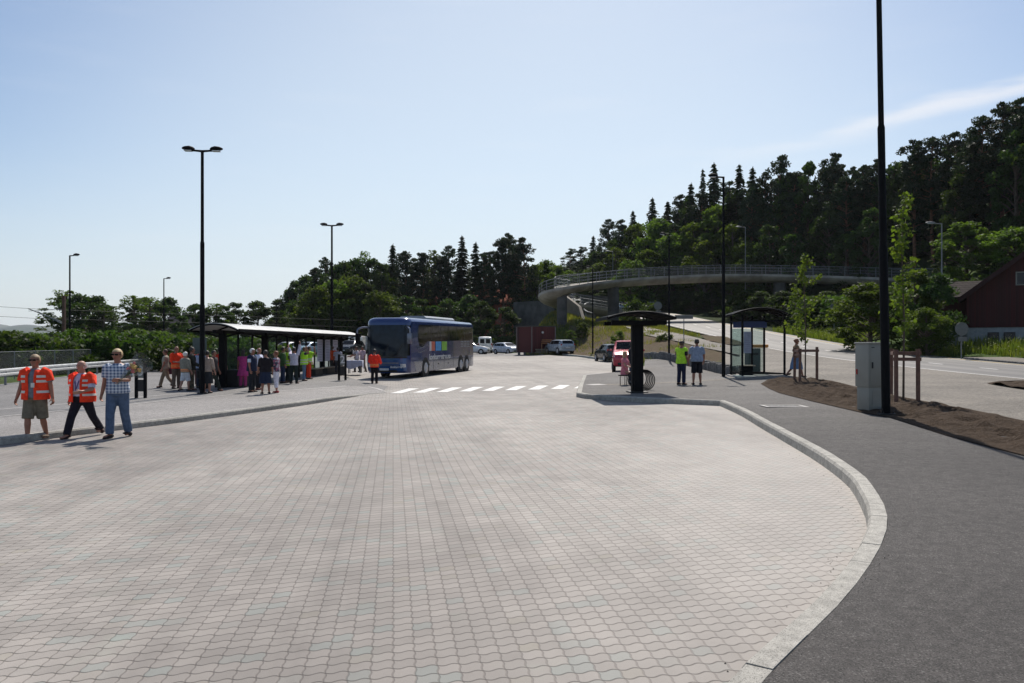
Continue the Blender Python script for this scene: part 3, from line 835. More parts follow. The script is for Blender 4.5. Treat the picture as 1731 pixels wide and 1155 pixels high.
        t0 = wr + d2 * .03 + side * .026; t1 = t0 + (d2 * .6 + side * .75 + nrm * .3).normalized() * .045; t2 = t1 + (d2 * .85 + side * .15 + nrm * .5).normalized() * .032
        mb.capsule(q(t0), q(t1), .0135 * s, .0105 * s, 8); mb.capsule(q(t1), q(t2), .0105 * s, .009 * s, 8)
    for sd in (1, -1):
        hp, kn, an, sa = J[sd]
        mb.capsule(q(hp), q(kn), .082 * s, .053 * s); mb.capsule(q(kn), q(kn.lerp(an, .35)), .050 * s, .056 * s); mb.capsule(q(kn.lerp(an, .35)), q(an), .054 * s, .034 * s)
        ft = Vector((sd * .02, .13, -.035))
        mb.capsule(q(an + Vector((0, -.025, -.025))), q(an + ft), .036 * s, .028 * s)
    body = remeshed(mb, 'body', sk, root, vox)
    # shoes -----------------------------------------------------------------
    shm = cloth('shoe leather %.3f %.3f %.3f' % shoe, shoe)
    for sd in (1, -1):
        hp, kn, an, sa = J[sd]
        tilt = Matrix.Rotation(R(min(35, max(-20, -sa * .8))) if pose != 'sit' else 0, 3, 'X')
        mb = MB(); prof = [(-.085, .03, .05), (-.07, .041, .062), (-.02, .042, .064), (.05, .047, .052), (.11, .048, .042), (.155, .038, .032), (.172, .018, .02)]
        rings = []
        for y, w, h in prof:
            rings.append([])
            for k in range(10):
                a = 2 * PI * k / 10
                v = Vector((math.cos(a) * w + sd * .012 * (y + .08) / .25, y, -.075 + h / 2 * 1.3 + math.sin(a) * h / 2 * 1.3 - .0))
                v.z = max(v.z, -.075)
                rings[-1].append(q(an + tilt @ v))
        mb.loft(rings); mb.build('shoe', shm, root, True, 60)
    # legs ------------------------------------------------------------------
    lm = cloth('cloth %.3f %.3f %.3f' % lcol, lcol)
    if legs in ('trousers', 'shorts', 'capri'):
        mb = MB()
        mb.loft([ring(z, rx * bellyf(z), ry * bellyf(z), y, 20, infl=.016) for z, rx, ry, y in ((.83, .12, .095, 0), (.88, .16, .115, -.003), (.95, .17, .12, -.008), (1.03, .158, .114, -.002))])
        for sd in (1, -1):
            hp, kn, an, sa = J[sd]
            hp2 = hp + Vector((0, 0, -.02))
            if legs == 'shorts':
                e = kn + (an - kn) * .06
                mb.tube([q(hp2 + Vector((0, 0, .05))), q(hp2), q(hp2.lerp(kn, .5)), q(e)], [.09 * s, .105 * s, .10 * s, .098 * s], 16)
            else:
                f = .98 if legs == 'trousers' else .66
                e = kn.lerp(an, f)
                mb.tube([q(hp2 + Vector((0, 0, .05))), q(hp2), q(hp2.lerp(kn, .5)), q(kn), q(kn.lerp(e, .5)), q(e)], [.09 * s, .103 * s, .089 * s, .074 * s, .073 * s, .068 * s], 16)
        remeshed(mb, {'trousers': 'trousers', 'shorts': 'shorts', 'capri': 'trousers'}[legs], lm, root, .015)
    elif legs == 'skirt':
        mb = MB(); rings = []
        zs = [1.05, 1.0, .94, .85, .75, .65, hem]
        for i, z in enumerate(zs):
            w = [.160, .172, .184, .19, .2, .215, .235][i]
            rings.append([])
            for k in range(32):
                a = 2 * PI * k / 32; r = 1 + (.05 * i / 6) * math.sin(a * 7)
                sw = (J[1][1].y + J[-1][1].y) * .3 * (i / 6); st = abs(J[1][1].y - J[-1][1].y) * .35 * (i / 6)
                rings[-1].append((math.cos(a) * w * r * s, (math.sin(a) * (w * .72 + st) * r + sw) * s, wz(z)))
        inner = [[(x * .95, y * .95, z) for x, y, z in r] for r in reversed(rings)]
        mb.loft(rings + inner, True, True); mb.build('skirt', lm, root, True, 70)
    # upper garment ---------------------------------------------------------
    tm = tmat or cloth('cloth %.3f %.3f %.3f' % tcol, tcol)
    if top:
        mb = MB()
        bottom = {'shirt': .90, 'tucked': .98, 'dress': hem, 'jacket': .84}[top]
        infl = {'shirt': .022, 'tucked': .018, 'dress': .018, 'jacket': .034}[top]
        zs = [bottom] + [z for z in (.78, .84, .90, .97, 1.06, 1.14, 1.24, 1.34, 1.40, 1.44) if z > bottom + .03]
        rings = []
        for z in zs:
            rx, ry, y = tor(max(z, .90)); f = bellyf(z); ex = infl + (max(0, .95 - z) * .22 if top == 'dress' else 0) + (.006 if z < 1.1 and top == 'shirt' else 0)
            rings.append(ring(z, rx * f, ry * f, y, 24, infl=ex))
        rings.append(ring(1.475, .085, .075, -.006, 24, infl=.008)); rings.append(ring(1.495, .066, .064, -.004, 24, infl=.006))
        mb.loft(rings)
        for sd in (1, -1):
            sh, e, wr, d2 = arms[sd]
            if sleeve > 0:
                i2 = infl * .9
                pts = [sh + Vector((-sd * .06, 0, .02)), sh, sh.lerp(e, min(1, sleeve))]; rad = [.062 + i2, .058 + i2, .050 + i2]
                if sleeve > 1: pts += [e.lerp(wr, sleeve - 1)]; rad += [.036 + i2]
                mb.tube([q(v) for v in pts], [r * s for r in rad], 14)
        remeshed(mb, {'dress': 'dress', 'jacket': 'jacket'}.get(top, 'shirt'), tm, root, .013)
    if vest:
        vm_ = cloth('safety cloth %.2f %.2f %.2f' % vest, vest)
        zs = [.86, .92, 1.0, 1.08, 1.16, 1.25, 1.34, 1.40, 1.44, 1.472]
        mb = MB(); a0 = PI / 2 + vopen; a1 = PI / 2 + 2 * PI - vopen
        out_, in_ = [], []
        for z in zs:
            rx, ry, y = tor(max(z, .9)); f = bellyf(z); ex = .045 + max(0, 1.05 - z) * .07
            if z > 1.43: ex = .03; 
            op = vopen * (1.0 if z < 1.3 else 1.0)
            ro, ri = ring(z, rx * f, ry * f, y, 30, a0, a1, ex), ring(z, rx * f, ry * f, y, 30, a0, a1, ex - .012)
            fo = .045 * max(0, (1.42 - z) / .55)       # the loose cloth hangs in folds towards the hem
            wv = [1 + fo * (math.sin(k * .95 + z * 4 + px) * .6 + math.sin(k * 2.1 - z * 6) * .4) for k in range(len(ro))]
            out_.append([(p[0] * w_, p[1] * w_, p[2]) for p, w_ in zip(ro, wv)]); in_.append([(p[0] * w_, p[1] * w_, p[2]) for p, w_ in zip(ri, wv)])
        closed = vopen < .02
        if closed:
            mb.loft(out_, True, False); mb.loft(list(reversed(in_)), True, False)
            mb.loft([in_[0], out_[0]], True, False); mb.loft([out_[-1], in_[-1]], True, False)
        else:
            mb.loft([a + list(reversed(b)) for a, b in zip(out_, in_)], True, True)
        for sd in (1, -1):
            sh, e, wr, d2 = arms[sd]
            mb.tube([q(sh + Vector((-sd * .07, 0, .025))), q(sh), q(sh.lerp(e, .22 if sleeve < .9 and not near else .62))], [.095 * s, .092 * s, .088 * s], 14)
        mb.build('vest', vm_, root, True, 70)
        bm_ = M['reflect']
        mb = MB()
        for z, h in (((1.335, .048), (1.235, .05), (1.02, .05)) if near else ((1.10, .055), (.97, .055))):
            rr = []
            for zz in (z - h / 2, z + h / 2):
                rx, ry, y = tor(max(zz, .9)); f = bellyf(zz); ex = .049 + max(0, 1.05 - zz) * .07
                q0 = ring(zz, rx * f, ry * f, y, 30, a0, a1, ex + .002); fo = .045 * max(0, (1.42 - zz) / .55)
                q0 = [(p[0] * w_, p[1] * w_, p[2]) for p, w_ in zip(q0, [1 + fo * (math.sin(k * .95 + zz * 4 + px) * .6 + math.sin(k * 2.1 - zz * 6) * .4) for k in range(len(q0))])]
                rr.append(q0[1:-1] if vopen else q0)
            mb.loft(rr, closed, False)
        if vband: mb.build('reflective_band', bm_, root, True, 70)
    if hemband:
        mb = MB()
        for z in (.99, .92):
            rr = []
            for zz in (z - .02, z + .02):
                rx, ry, y = tor(max(zz, .9)); rr.append(ring(zz, rx * bellyf(zz), ry * bellyf(zz), y, 30, infl=.037))
            mb.loft(rr, True, False)
        mb.build('reflective_band', cloth('band', hemband), root, True, 70)
    # hair, glasses, cap ------------------------------------------------------
    hm = mat('hair ' + hcol, HAIRC[hcol], .6, 0, .25, 40, .4)
    def headmesh(mb, i0):
        for i in range(i0, len(mb.v)): mb.v[i] = tuple(hd(Vector(mb.v[i])))
    if hair:
        mb = MB()
        if hair == 'bald': keep = lambda x, y, z: (y < .15 and -.55 < z < .28)
        elif hair == 'long': keep = lambda x, y, z: (z > .42) or (y < .05 and z > -1.0)
        else: keep = lambda x, y, z: (z > .40) or (y < .22 and z > -.62)
        for e, rev in ((1.0, 1), (.93, 0)):
            mb.ellipsoid((0, -.006, .028), (.086 * e, .106 * e, .119 * e), 20, 14, keep)
        headmesh(mb, 0)
        if hair == 'long':
            i0 = len(mb.v)
            mb.loft([[(math.cos(2 * PI * k / 12) * w, y + math.sin(2 * PI * k / 12) * d, z) for k in range(12)] for z, w, d, y in
                     ((.06, .075, .05, -.05), (-.04, .083, .05, -.055), (-.13, .085, .042, -.058), (-.2, .07, .028, -.062), (-.22, .03, .012, -.06))])
            headmesh(mb, i0)
        if hair == 'bun':
            mb.ellipsoid(tuple(hd((0, -.1, .05))), (.035, .035, .035), 10, 6)
        mb.build('hair', hm, root, True, 60)
    if cap:
        mb = MB(); mb.ellipsoid((0, -.004, .045), (.086, .108, .098), 18, 10, lambda x, y, z: z > .12); i0 = len(mb.v)
        mb.loft([[(x, y, z + d) for x, y, z in ((-.07, .07, .06), (-.05, .135, .05), (0, .165, .047), (.05, .135, .05), (.07, .07, .06), (0, .06, .066))] for d in (0, .008)])
        headmesh(mb, 0); mb.build('cap', cloth('cap', cap), root, True, 50)
    if near:
        mb = MB()
        if not shades:
            for sd in (1, -1):
                mb = MB(); mb.ellipsoid((sd * .030, .086, .022), (.012, .009, .007), 10, 6)
                headmesh(mb, 0); mb.build('eye', M['blackm'], root, True)
        mb = MB(); mb.ellipsoid((0, .092, -.05), (.024, .010, .006), 12, 6); headmesh(mb, 0); mb.build('mouth', mat('lips', (.32, .10, .08), .5), root, True)
    if shades:
        mb = MB()
        for sd in (1, -1):
            mb.bbox((sd * .033, .094, .024), (.052, .012, .034), .008)
            mb.box((sd * .073, .045, .03), (.006, .1, .01))
        mb.box((0, .098, .032), (.03, .008, .008)); headmesh(mb, 0)
        mb.build('sunglasses', M['winglass'], root)
    if lanyard:
        mb = MB(); mb.tube([q((-.05, .06, 1.48)), q((-.035, .125 * fat, 1.3)), q((0, .150 * fat, 1.12)), q((.035, .125 * fat, 1.3)), q((.05, .06, 1.48))], .011 * s, 6)
        mb.build('lanyard', cloth('lanyard', lanyard), root)
    if card:
        mb = MB(); mb.bbox(q((-.055, .185 * fat, 1.16)), (.06, .006, .09), .004); mb.build('name_card', M['white'], root)
    if bag:
        mb = MB(); sd = bag[1]
        mb.bbox(q((sd * .26, -.02, .80)), (.13, .34, .30), .05); mb.build('shoulder_bag', cloth('bag %.3f' % bag[0][0], bag[0]), root, True, 60)
        mb = MB(); mb.tube([q((sd * .25, .10, .94)), q((sd * .215, .06, 1.3)), q((sd * .15, 0, 1.485)), q((sd * .215, -.10, 1.3)), q((sd * .25, -.12, .94))], .013, 6)
        mb.build('strap', cloth('bag %.3f' % bag[0][0], bag[0]), root)
    root['arms'] = ''
    del root['arms']
    return root, {k: [tuple(q(v)) for v in a[:3]] for k, a in arms.items()}

def plaid_mat():
    t = NT('plaid cotton')
    sp = t.n('ShaderNodeSeparateXYZ'); t.link(t.obj(), sp.inputs[0])
    def stripes(v, per, w):
        f = t.math('FRACT', t.math('DIVIDE', v, per)); return t.math('LESS_THAN', f, w)
    ang = t.math('ADD', sp.outputs[0], t.math('MULTIPLY', sp.outputs[1], .6))
    a = stripes(ang, .062, .45); b = stripes(sp.outputs[2], .062, .45)
    k = t.math('ADD', t.math('MULTIPLY', a, .5), t.math('MULTIPLY', b, .5))
    c = t.mix(k, (.60, .64, .70), (.06, .11, .22))
    return t.done(t.principled(c, .85, 0, t.bump(t.noise(30, 3), .2, .01), .2))

def floral_mat():
    t = NT('floral cotton')
    vo = t.n('ShaderNodeTexVoronoi'); vo.inputs['Scale'].default_value = 16; t.link(t.obj(), vo.inputs['Vector'])
    sp = t.n('ShaderNodeSeparateColor'); t.link(vo.outputs['Color'], sp.inputs[0])
    c = t.mix(t.ramp(sp.outputs[0], .45, .5), (.05, .05, .09), (.42, .38, .42)); c = t.mix(t.ramp(sp.outputs[1], .75, .8), c, (.35, .10, .16))
    return t.done(t.principled(c, .85))

def camo_mat():
    t = NT('olive dapple cloth')
    c = t.mix(t.ramp(t.noise(9, 2), .45, .52), (.10, .085, .05), (.17, .12, .075)); c = t.mix(t.ramp(t.noise(12, 2), .56, .6), c, (.045, .04, .028))
    return t.done(t.principled(c, .9))

def people():
    M['reflect'] = mat('reflective tape', (.62, .58, .52), .35, .1, .08, 20)
    A = lambda X, Y: raise_l(X, Y) + .01
    OR = (.92, .055, .018); LIME = (.42, .78, .04)
    # three men walking on the paving
    person('man in orange safety vest, khaki shorts and sandals walking along the kerb', 60, 744.5, 0.0, 1.86, 4, 'shorts', (.17, .145, .105), 'shirt', (.17, .19, .22), .7,
           (.20, .15, .11), 'short', 'sand', 'tan', 'step', (2, 11, 10), (-4, 12, 14), OR, True, .22, 1.15, True, None, True, 0, card=True, wide=1.17)
    person('balding man striding in open orange vest, pale blue shirt and dark trousers', 139, 739, 0.0, 1.78, -8, 'trousers', (.018, .016, .024), 'tucked', (.50, .56, .72), .9,
           (.03, .015, .015), 'bald', 'white', 'skin', 'stride', (-18, 16, 14), (18, 14, 62, 24), OR, True, .30, 1.28, True, None, False, -12, lanyard=(.10, .05, .22), wide=1.18)
    r, arms = person('man in plaid shirt, blue jeans and sunglasses carrying a bouquet', 199, 740, 0.0, 1.98, 0, 'trousers', (.085, .125, .20), 'shirt', (1, 1, 1), .72,
           (.02, .018, .02), 'short', 'blond', 'tan', 'step', (-4, 9, 10), (30, 12, 62, 18), near=True, shades=True, tmat=plaid_mat(), fat=1.05, wide=1.17)
    bouquet(r, arms[-1])
    # crowd at the near end of the shelter
    Gp = 'people crowded at the near end of the long shelter'
    person('man in beige shirt and tan trousers walking left behind the orange shirt', 280, 655.5, A, 1.74, -80, 'trousers', (.23, .17, .12), 'shirt', (.30, .28, .22), .7, (.04, .03, .02), 'short', 'brown', 'tan', 'walk', bag=((.10, .03, .06), 1))
    person('balding man in orange safety shirt with two hem bands and brown trousers', 298, 657, A, 1.84, 60, 'trousers', (.14, .10, .075), 'jacket', OR, 1.2, (.04, .03, .02), 'bald', 'brown', 'tan', 'apart', (14, 10, 70, 25), (14, 10, 60, 20), hemband=(.9, .3, .1), fat=1.05)
    person('short white haired woman in grey cardigan, magenta top and white shorts', 313, 661, A, 1.62, 150, 'shorts', (.62, .64, .68), 'jacket', (.24, .23, .19), 1.6, (.03, .03, .03), 'bun', 'white', 'skin', 'step', hemband=(.42, .02, .17))
    person('man in blackish jacket and mottled brown trousers in the crowd', 324, 660, A, 1.80, 120, 'trousers', (1, 1, 1), 'jacket', (.035, .035, .028), 1.9, (.03, .02, .02), 'short', 'dark', 'tan', 'apart', (10, 10, 50, 20))
    person('woman in red and white top behind the man in the blackish jacket', 336, 653, A, 1.74, 30, 'trousers', (.10, .05, .05), 'shirt', (.50, .05, .07), 1.0, (.03, .02, .02), 'short', 'brown', 'skin', 'stand')
    person('person in pale blue shirt half hidden by the tall twin lamp pole', 339, 656, A, 1.72, 180, 'trousers', (.03, .04, .06), 'shirt', (.36, .45, .62), .8, (.02, .02, .02), 'short', 'dark', 'tan', 'stand')
    person('woman in beige top and charcoal skirt just right of the twin lamp pole', 350, 665, A, 1.68, 170, 'skirt', (.03, .032, .035), 'shirt', (.40, .31, .25), 1.5, (.02, .02, .02), 'short', 'dark', 'skin', 'stand', hem=.42, bag=((.02, .02, .02), -1))
    person('person in blackish trousers striding right near the shelter column', 361, 661, A, 1.74, 80, 'trousers', (.03, .035, .028), 'shirt', (.06, .05, .05), .6, (.02, .02, .02), 'short', 'dark', 'tan', 'stride')
    person('man in red orange shirt seen from behind against the black shelter column', 371, 655, A, 1.78, 190, 'trousers', (.012, .012, .014), 'jacket', (.85, .06, .03), .8, (.02, .02, .02), 'short', 'dark', 'tan', 'apart')
    person('dark haired woman in a magenta pink tunic and trousers under the shelter', 411, 655, A, 1.66, 175, 'trousers', (.36, .045, .16), 'dress', (.45, .05, .20), .4, (.1, .05, .05), 'long', 'dark', 'tan', 'stand', hem=.56)
    # four talking in the sun
    person('white haired man in white sleeves and navy waistcoat talking in the sun', 426, 663, A, 1.76, 80, 'trousers', (.022, .025, .032), 'tucked', (.68, .72, .82), .7, (.015, .015, .02), 'short', 'white', 'tan', 'apart', vest=(.02, .028, .06), vband=False, fat=1.12)
    person('grey haired man in white shirt facing the woman in black top', 437, 659, A, 1.78, 70, 'trousers', (.02, .02, .025), 'tucked', (.66, .68, .80), .8, (.16, .03, .03), 'bald', 'white', 'tan', 'stand', fat=1.1)
    person('dark haired woman in black blouse and navy skirt with bare calves', 449, 666, A, 1.70, -150, 'skirt', (.02, .028, .055), 'shirt', (.016, .013, .016), 1.1, (.02, .015, .015), 'short', 'dark', 'tan', 'apart', hem=.44, fat=1.12)
    person('auburn haired woman in floral blouse, white trousers and red boots', 467, 664, A, 1.66, -95, 'capri', (.70, .69, .78), 'shirt', (1, 1, 1), .9, (.26, .02, .03), 'short', 'red', 'skin', 'stand', (16, 6, 70, 15), (16, 6, 65, 15), tmat=floral_mat())
    # photographers and workers under the far half
    person('man in blackish green jacket and dark jeans under the shelter', 478, 648, A, 1.78, 110, 'trousers', (.03, .045, .09), 'jacket', (.05, .10, .035), 1.8, (.03, .03, .03), 'short', 'dark', 'tan', 'stand')
    person('person in lime safety vest beside the one reaching up', 487, 647, A, 1.76, 120, 'trousers', (.02, .03, .03), 'shirt', (.09, .12, .05), .8, (.02, .02, .02), 'short', 'sand', 'tan', 'stand', vest=LIME)
    person('person in white shirt reaching one arm up high to take a picture', 497, 648.5, A, 1.76, 170, 'trousers', (.02, .03, .03), 'shirt', (.62, .58, .68), 1.9, (.02, .02, .02), 'short', 'dark', 'tan', 'apart', (165, 8, 20), (120, 20, 60))
    person('person in lime vest and blue jeans shading the eyes with a hand', 514, 644, A, 1.76, 100, 'trousers', (.13, .19, .30), 'shirt', (.05, .05, .07), .7, (.03, .03, .03), 'short', 'brown', 'tan', 'apart', (100, 30, 100, 30), (10, 10, 40), vest=LIME, fat=1.1)
    person('worker in lime vest and bright red orange trousers', 522, 641, A, 1.78, 120, 'trousers', (.80, .07, .03), 'shirt', (.30, .42, .06), .9, (.03, .03, .03), 'short', 'dark', 'tan', 'apart', (80, 30, 110, 30), (10, 10, 30), vest=LIME)
    person('worker in orange jacket standing behind the poster panels', 562, 630, A, 1.74, 160, 'trousers', (.05, .03, .03), 'jacket', (.80, .10, .03), 1.6, (.02, .02, .02), 'short', 'brown', 'tan', 'stand')
    person('person in pale grey shirt standing behind the number two sign', 571, 632, A, 1.68, 180, 'trousers', (.05, .05, .06), 'shirt', (.50, .52, .62), .8, (.02, .02, .02), 'short', 'dark', 'tan', 'stand')
    person('man in white shirt and dark shorts beside the clothed table', 603, 629.5, A, 1.72, -60, 'trousers', (.05, .05, .06), 'shirt', (.66, .64, .70), .8, (.02, .02, .02), 'short', 'dark', 'tan', 'step', (40, 6, 30), (40, 6, 30))
    person('man in pinkish shirt and beige trousers between the table and the coach', 613, 629.5, A, 1.74, -40, 'trousers', (.20, .17, .13), 'shirt', (.62, .46, .52), .8, (.02, .02, .02), 'short', 'dark', 'tan', 'step', (30, 10, 30))
    person('worker in red orange jacket seen from behind at the coach front', 633, 648.5, lambda X, Y: 0, 1.80, 172, 'trousers', (.012, .011, .014), 'jacket', (.92, .04, .02), 1.8, (.015, .012, .012), 'short', 'dark', 'tan', 'stand', (12, 14, 55, 20), (12, 14, 55, 20), cap=(.03, .03, .035), hemband=(.75, .5, .42), fat=1.1)
    # right side
    person('worker in lime vest over black shirt, navy trousers and red cap', 1152, 650.5, .15, 1.74, 130, 'trousers', (.018, .024, .055), 'shirt', (.018, .016, .02), .8, (.02, .015, .015), 'short', 'brown', 'tan', 'stand', (4, 6, 16), (6, 6, 20), vest=(.46, .80, .05), vband=False, cap=(.09, .03, .025))
    person('broad man in grey blue shirt and black shorts standing with his back turned', 1178, 650.5, .15, 1.80, 178, 'shorts', (.015, .015, .02), 'shirt', (.27, .32, .42), .8, (.03, .025, .02), 'short', 'dark', 'tan', 'apart', (6, 14, 22, 10), (6, 14, 22, 10), fat=1.25)
    person('blond woman in a pink dress sitting beside the black shelter column', 1056, 651, .15, 1.70, 60, None, (0, 0, 0), 'dress', (.62, .20, .24), .5, (.05, .03, .02), 'long', 'blond', 'skin', 'sit', (30, 8, 50), (30, 8, 50), hem=.74)
    person('person in dark jacket and blue jeans almost hidden behind the black column', 1068, 647, .15, 1.74, 90, 'trousers', (.02, .04, .09), 'jacket', (.02, .02, .025), 1.8, (.5, .5, .5), 'short', 'dark', 'tan', 'stand')
    person('woman in blue skirt and brown top walking behind the staked sapling', 1346, 637.5, .12, 1.68, 78, 'skirt', (.13, .20, .33), 'shirt', (.26, .17, .10), .3, (.03, .02, .02), 'bun', 'red', 'tan', 'walk', hem=.40)
    for o in list(bpy.data.objects):
        if o.name.startswith('trousers') and o.parent and 'mottled brown' in o.parent.get('label', ''):
            o.data.materials.clear(); o.data.materials.append(camo_mat())

def bouquet(r, arm):
    mw = Matrix.Translation(r.location) @ Matrix.Rotation(r.rotation_euler.z, 4, 'Z') @ Matrix.Diagonal((*r.scale, 1))
    hand = mw @ Vector(arm[2]); elb = mw @ Vector(arm[1])
    base = hand + Vector((.06, -.05, .02))
    d = Vector((.80, -.05, .62)).normalized()
    root = thing('bouquet', 'bouquet of pink and yellow flowers in clear wrap held in the plaid shirted man\'s arm', 'bouquet', base)
    a = d.orthogonal().normalized(); b = d.cross(a)
    mb = MB(); rings = []
    for t, rr in ((-.14, .04), (0, .035), (.15, .08), (.38, .16), (.62, .20)):
        rings.append([tuple(d * t + (a * math.cos(2 * PI * k / 16) + b * math.sin(2 * PI * k / 16)) * rr * (1 + .10 * math.sin(k * 2.6))) for k in range(16)])
    mb.loft(rings, True, False); mb.build('wrap', glass_mat('crinkled film', (.95, .97, .95), .28, .12), root, True)
    rr = random.Random(5)
    for nm, m, n in (('flower', mat('yellow petals', (.75, .45, .10), .6), 9), ('flower', mat('pink petals', (.70, .16, .16), .6), 9)):
        for k in range(n):
            u = rr.uniform(0, 2 * PI); q = rr.uniform(0, .11)
            c = d * rr.uniform(.28, .42) + (a * math.cos(u) + b * math.sin(u)) * q
            mb = MB()
            for j in range(5):
                v = c + Vector((rr.uniform(-.02, .02), rr.uniform(-.02, .02), rr.uniform(-.02, .02)))
                mb.ellipsoid(tuple(v), (.026, .022, .022), 8, 5)
            mb.build(nm, m, root, True)
    mb = MB()
    for k in range(14):
        u = rr.uniform(0, 2 * PI); q = rr.uniform(.02, .12)
        mb.tube([d * -.12, d * .1, d * rr.uniform(.3, .42) + (a * math.cos(u) + b * math.sin(u)) * q], .006, 5)
        c = d * rr.uniform(.2, .36) + (a * math.cos(u) + b * math.sin(u)) * q
        mb.add([c, c + a * .05 + d * .03, c + d * .09, c - a * .04 + d * .04], [(0, 1, 2, 3)])
    mb.build('stem', leaf_mat('bouquet leaf', (.05, .11, .03), (.08, .15, .04)), root)
# ------------------------------------------------------------------ vehicles
def wheel(parent, x, y, r, w, n=24):
    mb = MB(); sd = 1 if y > 0 else -1
    prof = [(-w / 2, r * .62), (-w / 2, r * .93), (-w / 2 + .03, r), (w / 2 - .03, r), (w / 2, r * .93), (w / 2, r * .62)]
    rings = [[(x + math.cos(2 * PI * k / n) * rr, y + yy, r + math.sin(2 * PI * k / n) * rr) for k in range(n)] for yy, rr in prof]
    mb.loft(rings, True, True)
    t = mb.build('tyre', M['rubber'], parent, True, 35)
    mb = MB(); yo = y + sd * (w / 2)
    mb.tube([(x, yo - .02 * sd, r), (x, yo + .012 * sd, r)], [r * .64, r * .6], n)
    mb.tube([(x, yo, r), (x, yo + .03 * sd, r)], [r * .2, r * .15], 12)
    for k in range(7):
        a = 2 * PI * k / 7
        mb.tube([(x + math.cos(a) * r * .15, yo + .02 * sd, r + math.sin(a) * r * .15), (x + math.cos(a) * r * .55, yo + .016 * sd, r + math.sin(a) * r * .55)], r * .06, 6)
    mb.build('rim', M['rim'], t, True)

STY = {  # x (front positive), low, belt, roof, half width belt, half width roof; lengths as fractions of L/2 and H
 'hatch': dict(st=[(1.0, .26, .42, .43, .78, .62), (.97, .20, .46, .50, .92, .80), (.85, .16, .56, .60, .98, .86), (.55, .15, .62, .665, 1, .9), (.40, .15, .635, .69, 1, .88), (.08, .15, .65, .97, 1, .76), (-.15, .15, .655, 1.0, 1, .76), (-.6, .15, .665, .985, 1, .75), (-.82, .17, .67, .94, .99, .72), (-.96, .22, .66, .70, .94, .80), (-1.0, .28, .55, .60, .86, .74)], g=(4, 9), ax=(.63, -.62), rw=.31),
 'suv': dict(st=[(1.0, .26, .46, .48, .80, .66), (.97, .20, .50, .55, .93, .82), (.84, .17, .58, .625, .98, .88), (.55, .17, .63, .675, 1, .9), (.42, .17, .645, .70, 1, .88), (.16, .17, .66, .965, 1, .80), (-.1, .17, .665, 1.0, 1, .80), (-.7, .17, .67, .99, 1, .79), (-.90, .19, .67, .94, .99, .76), (-.975, .22, .66, .70, .95, .82), (-1.0, .28, .55, .60, .88, .78)], g=(4, 9), ax=(.62, -.62), rw=.35),
 'van': dict(st=[(1.0, .22, .36, .38, .82, .72), (.97, .17, .42, .45, .93, .84), (.86, .15, .49, .52, .98, .9), (.72, .15, .52, .56, 1, .92), (.66, .15, .53, .60, 1, .92), (.42, .15, .54, .95, 1, .88), (.25, .15, .54, 1.0, 1, .88), (-.6, .15, .54, 1.0, 1, .88), (-.9, .15, .54, .995, 1, .88), (-.985, .17, .53, .955, .98, .86), (-1.0, .2, .5, .93, .96, .85)], g=(4, 8), ax=(.66, -.62), rw=.33),
}
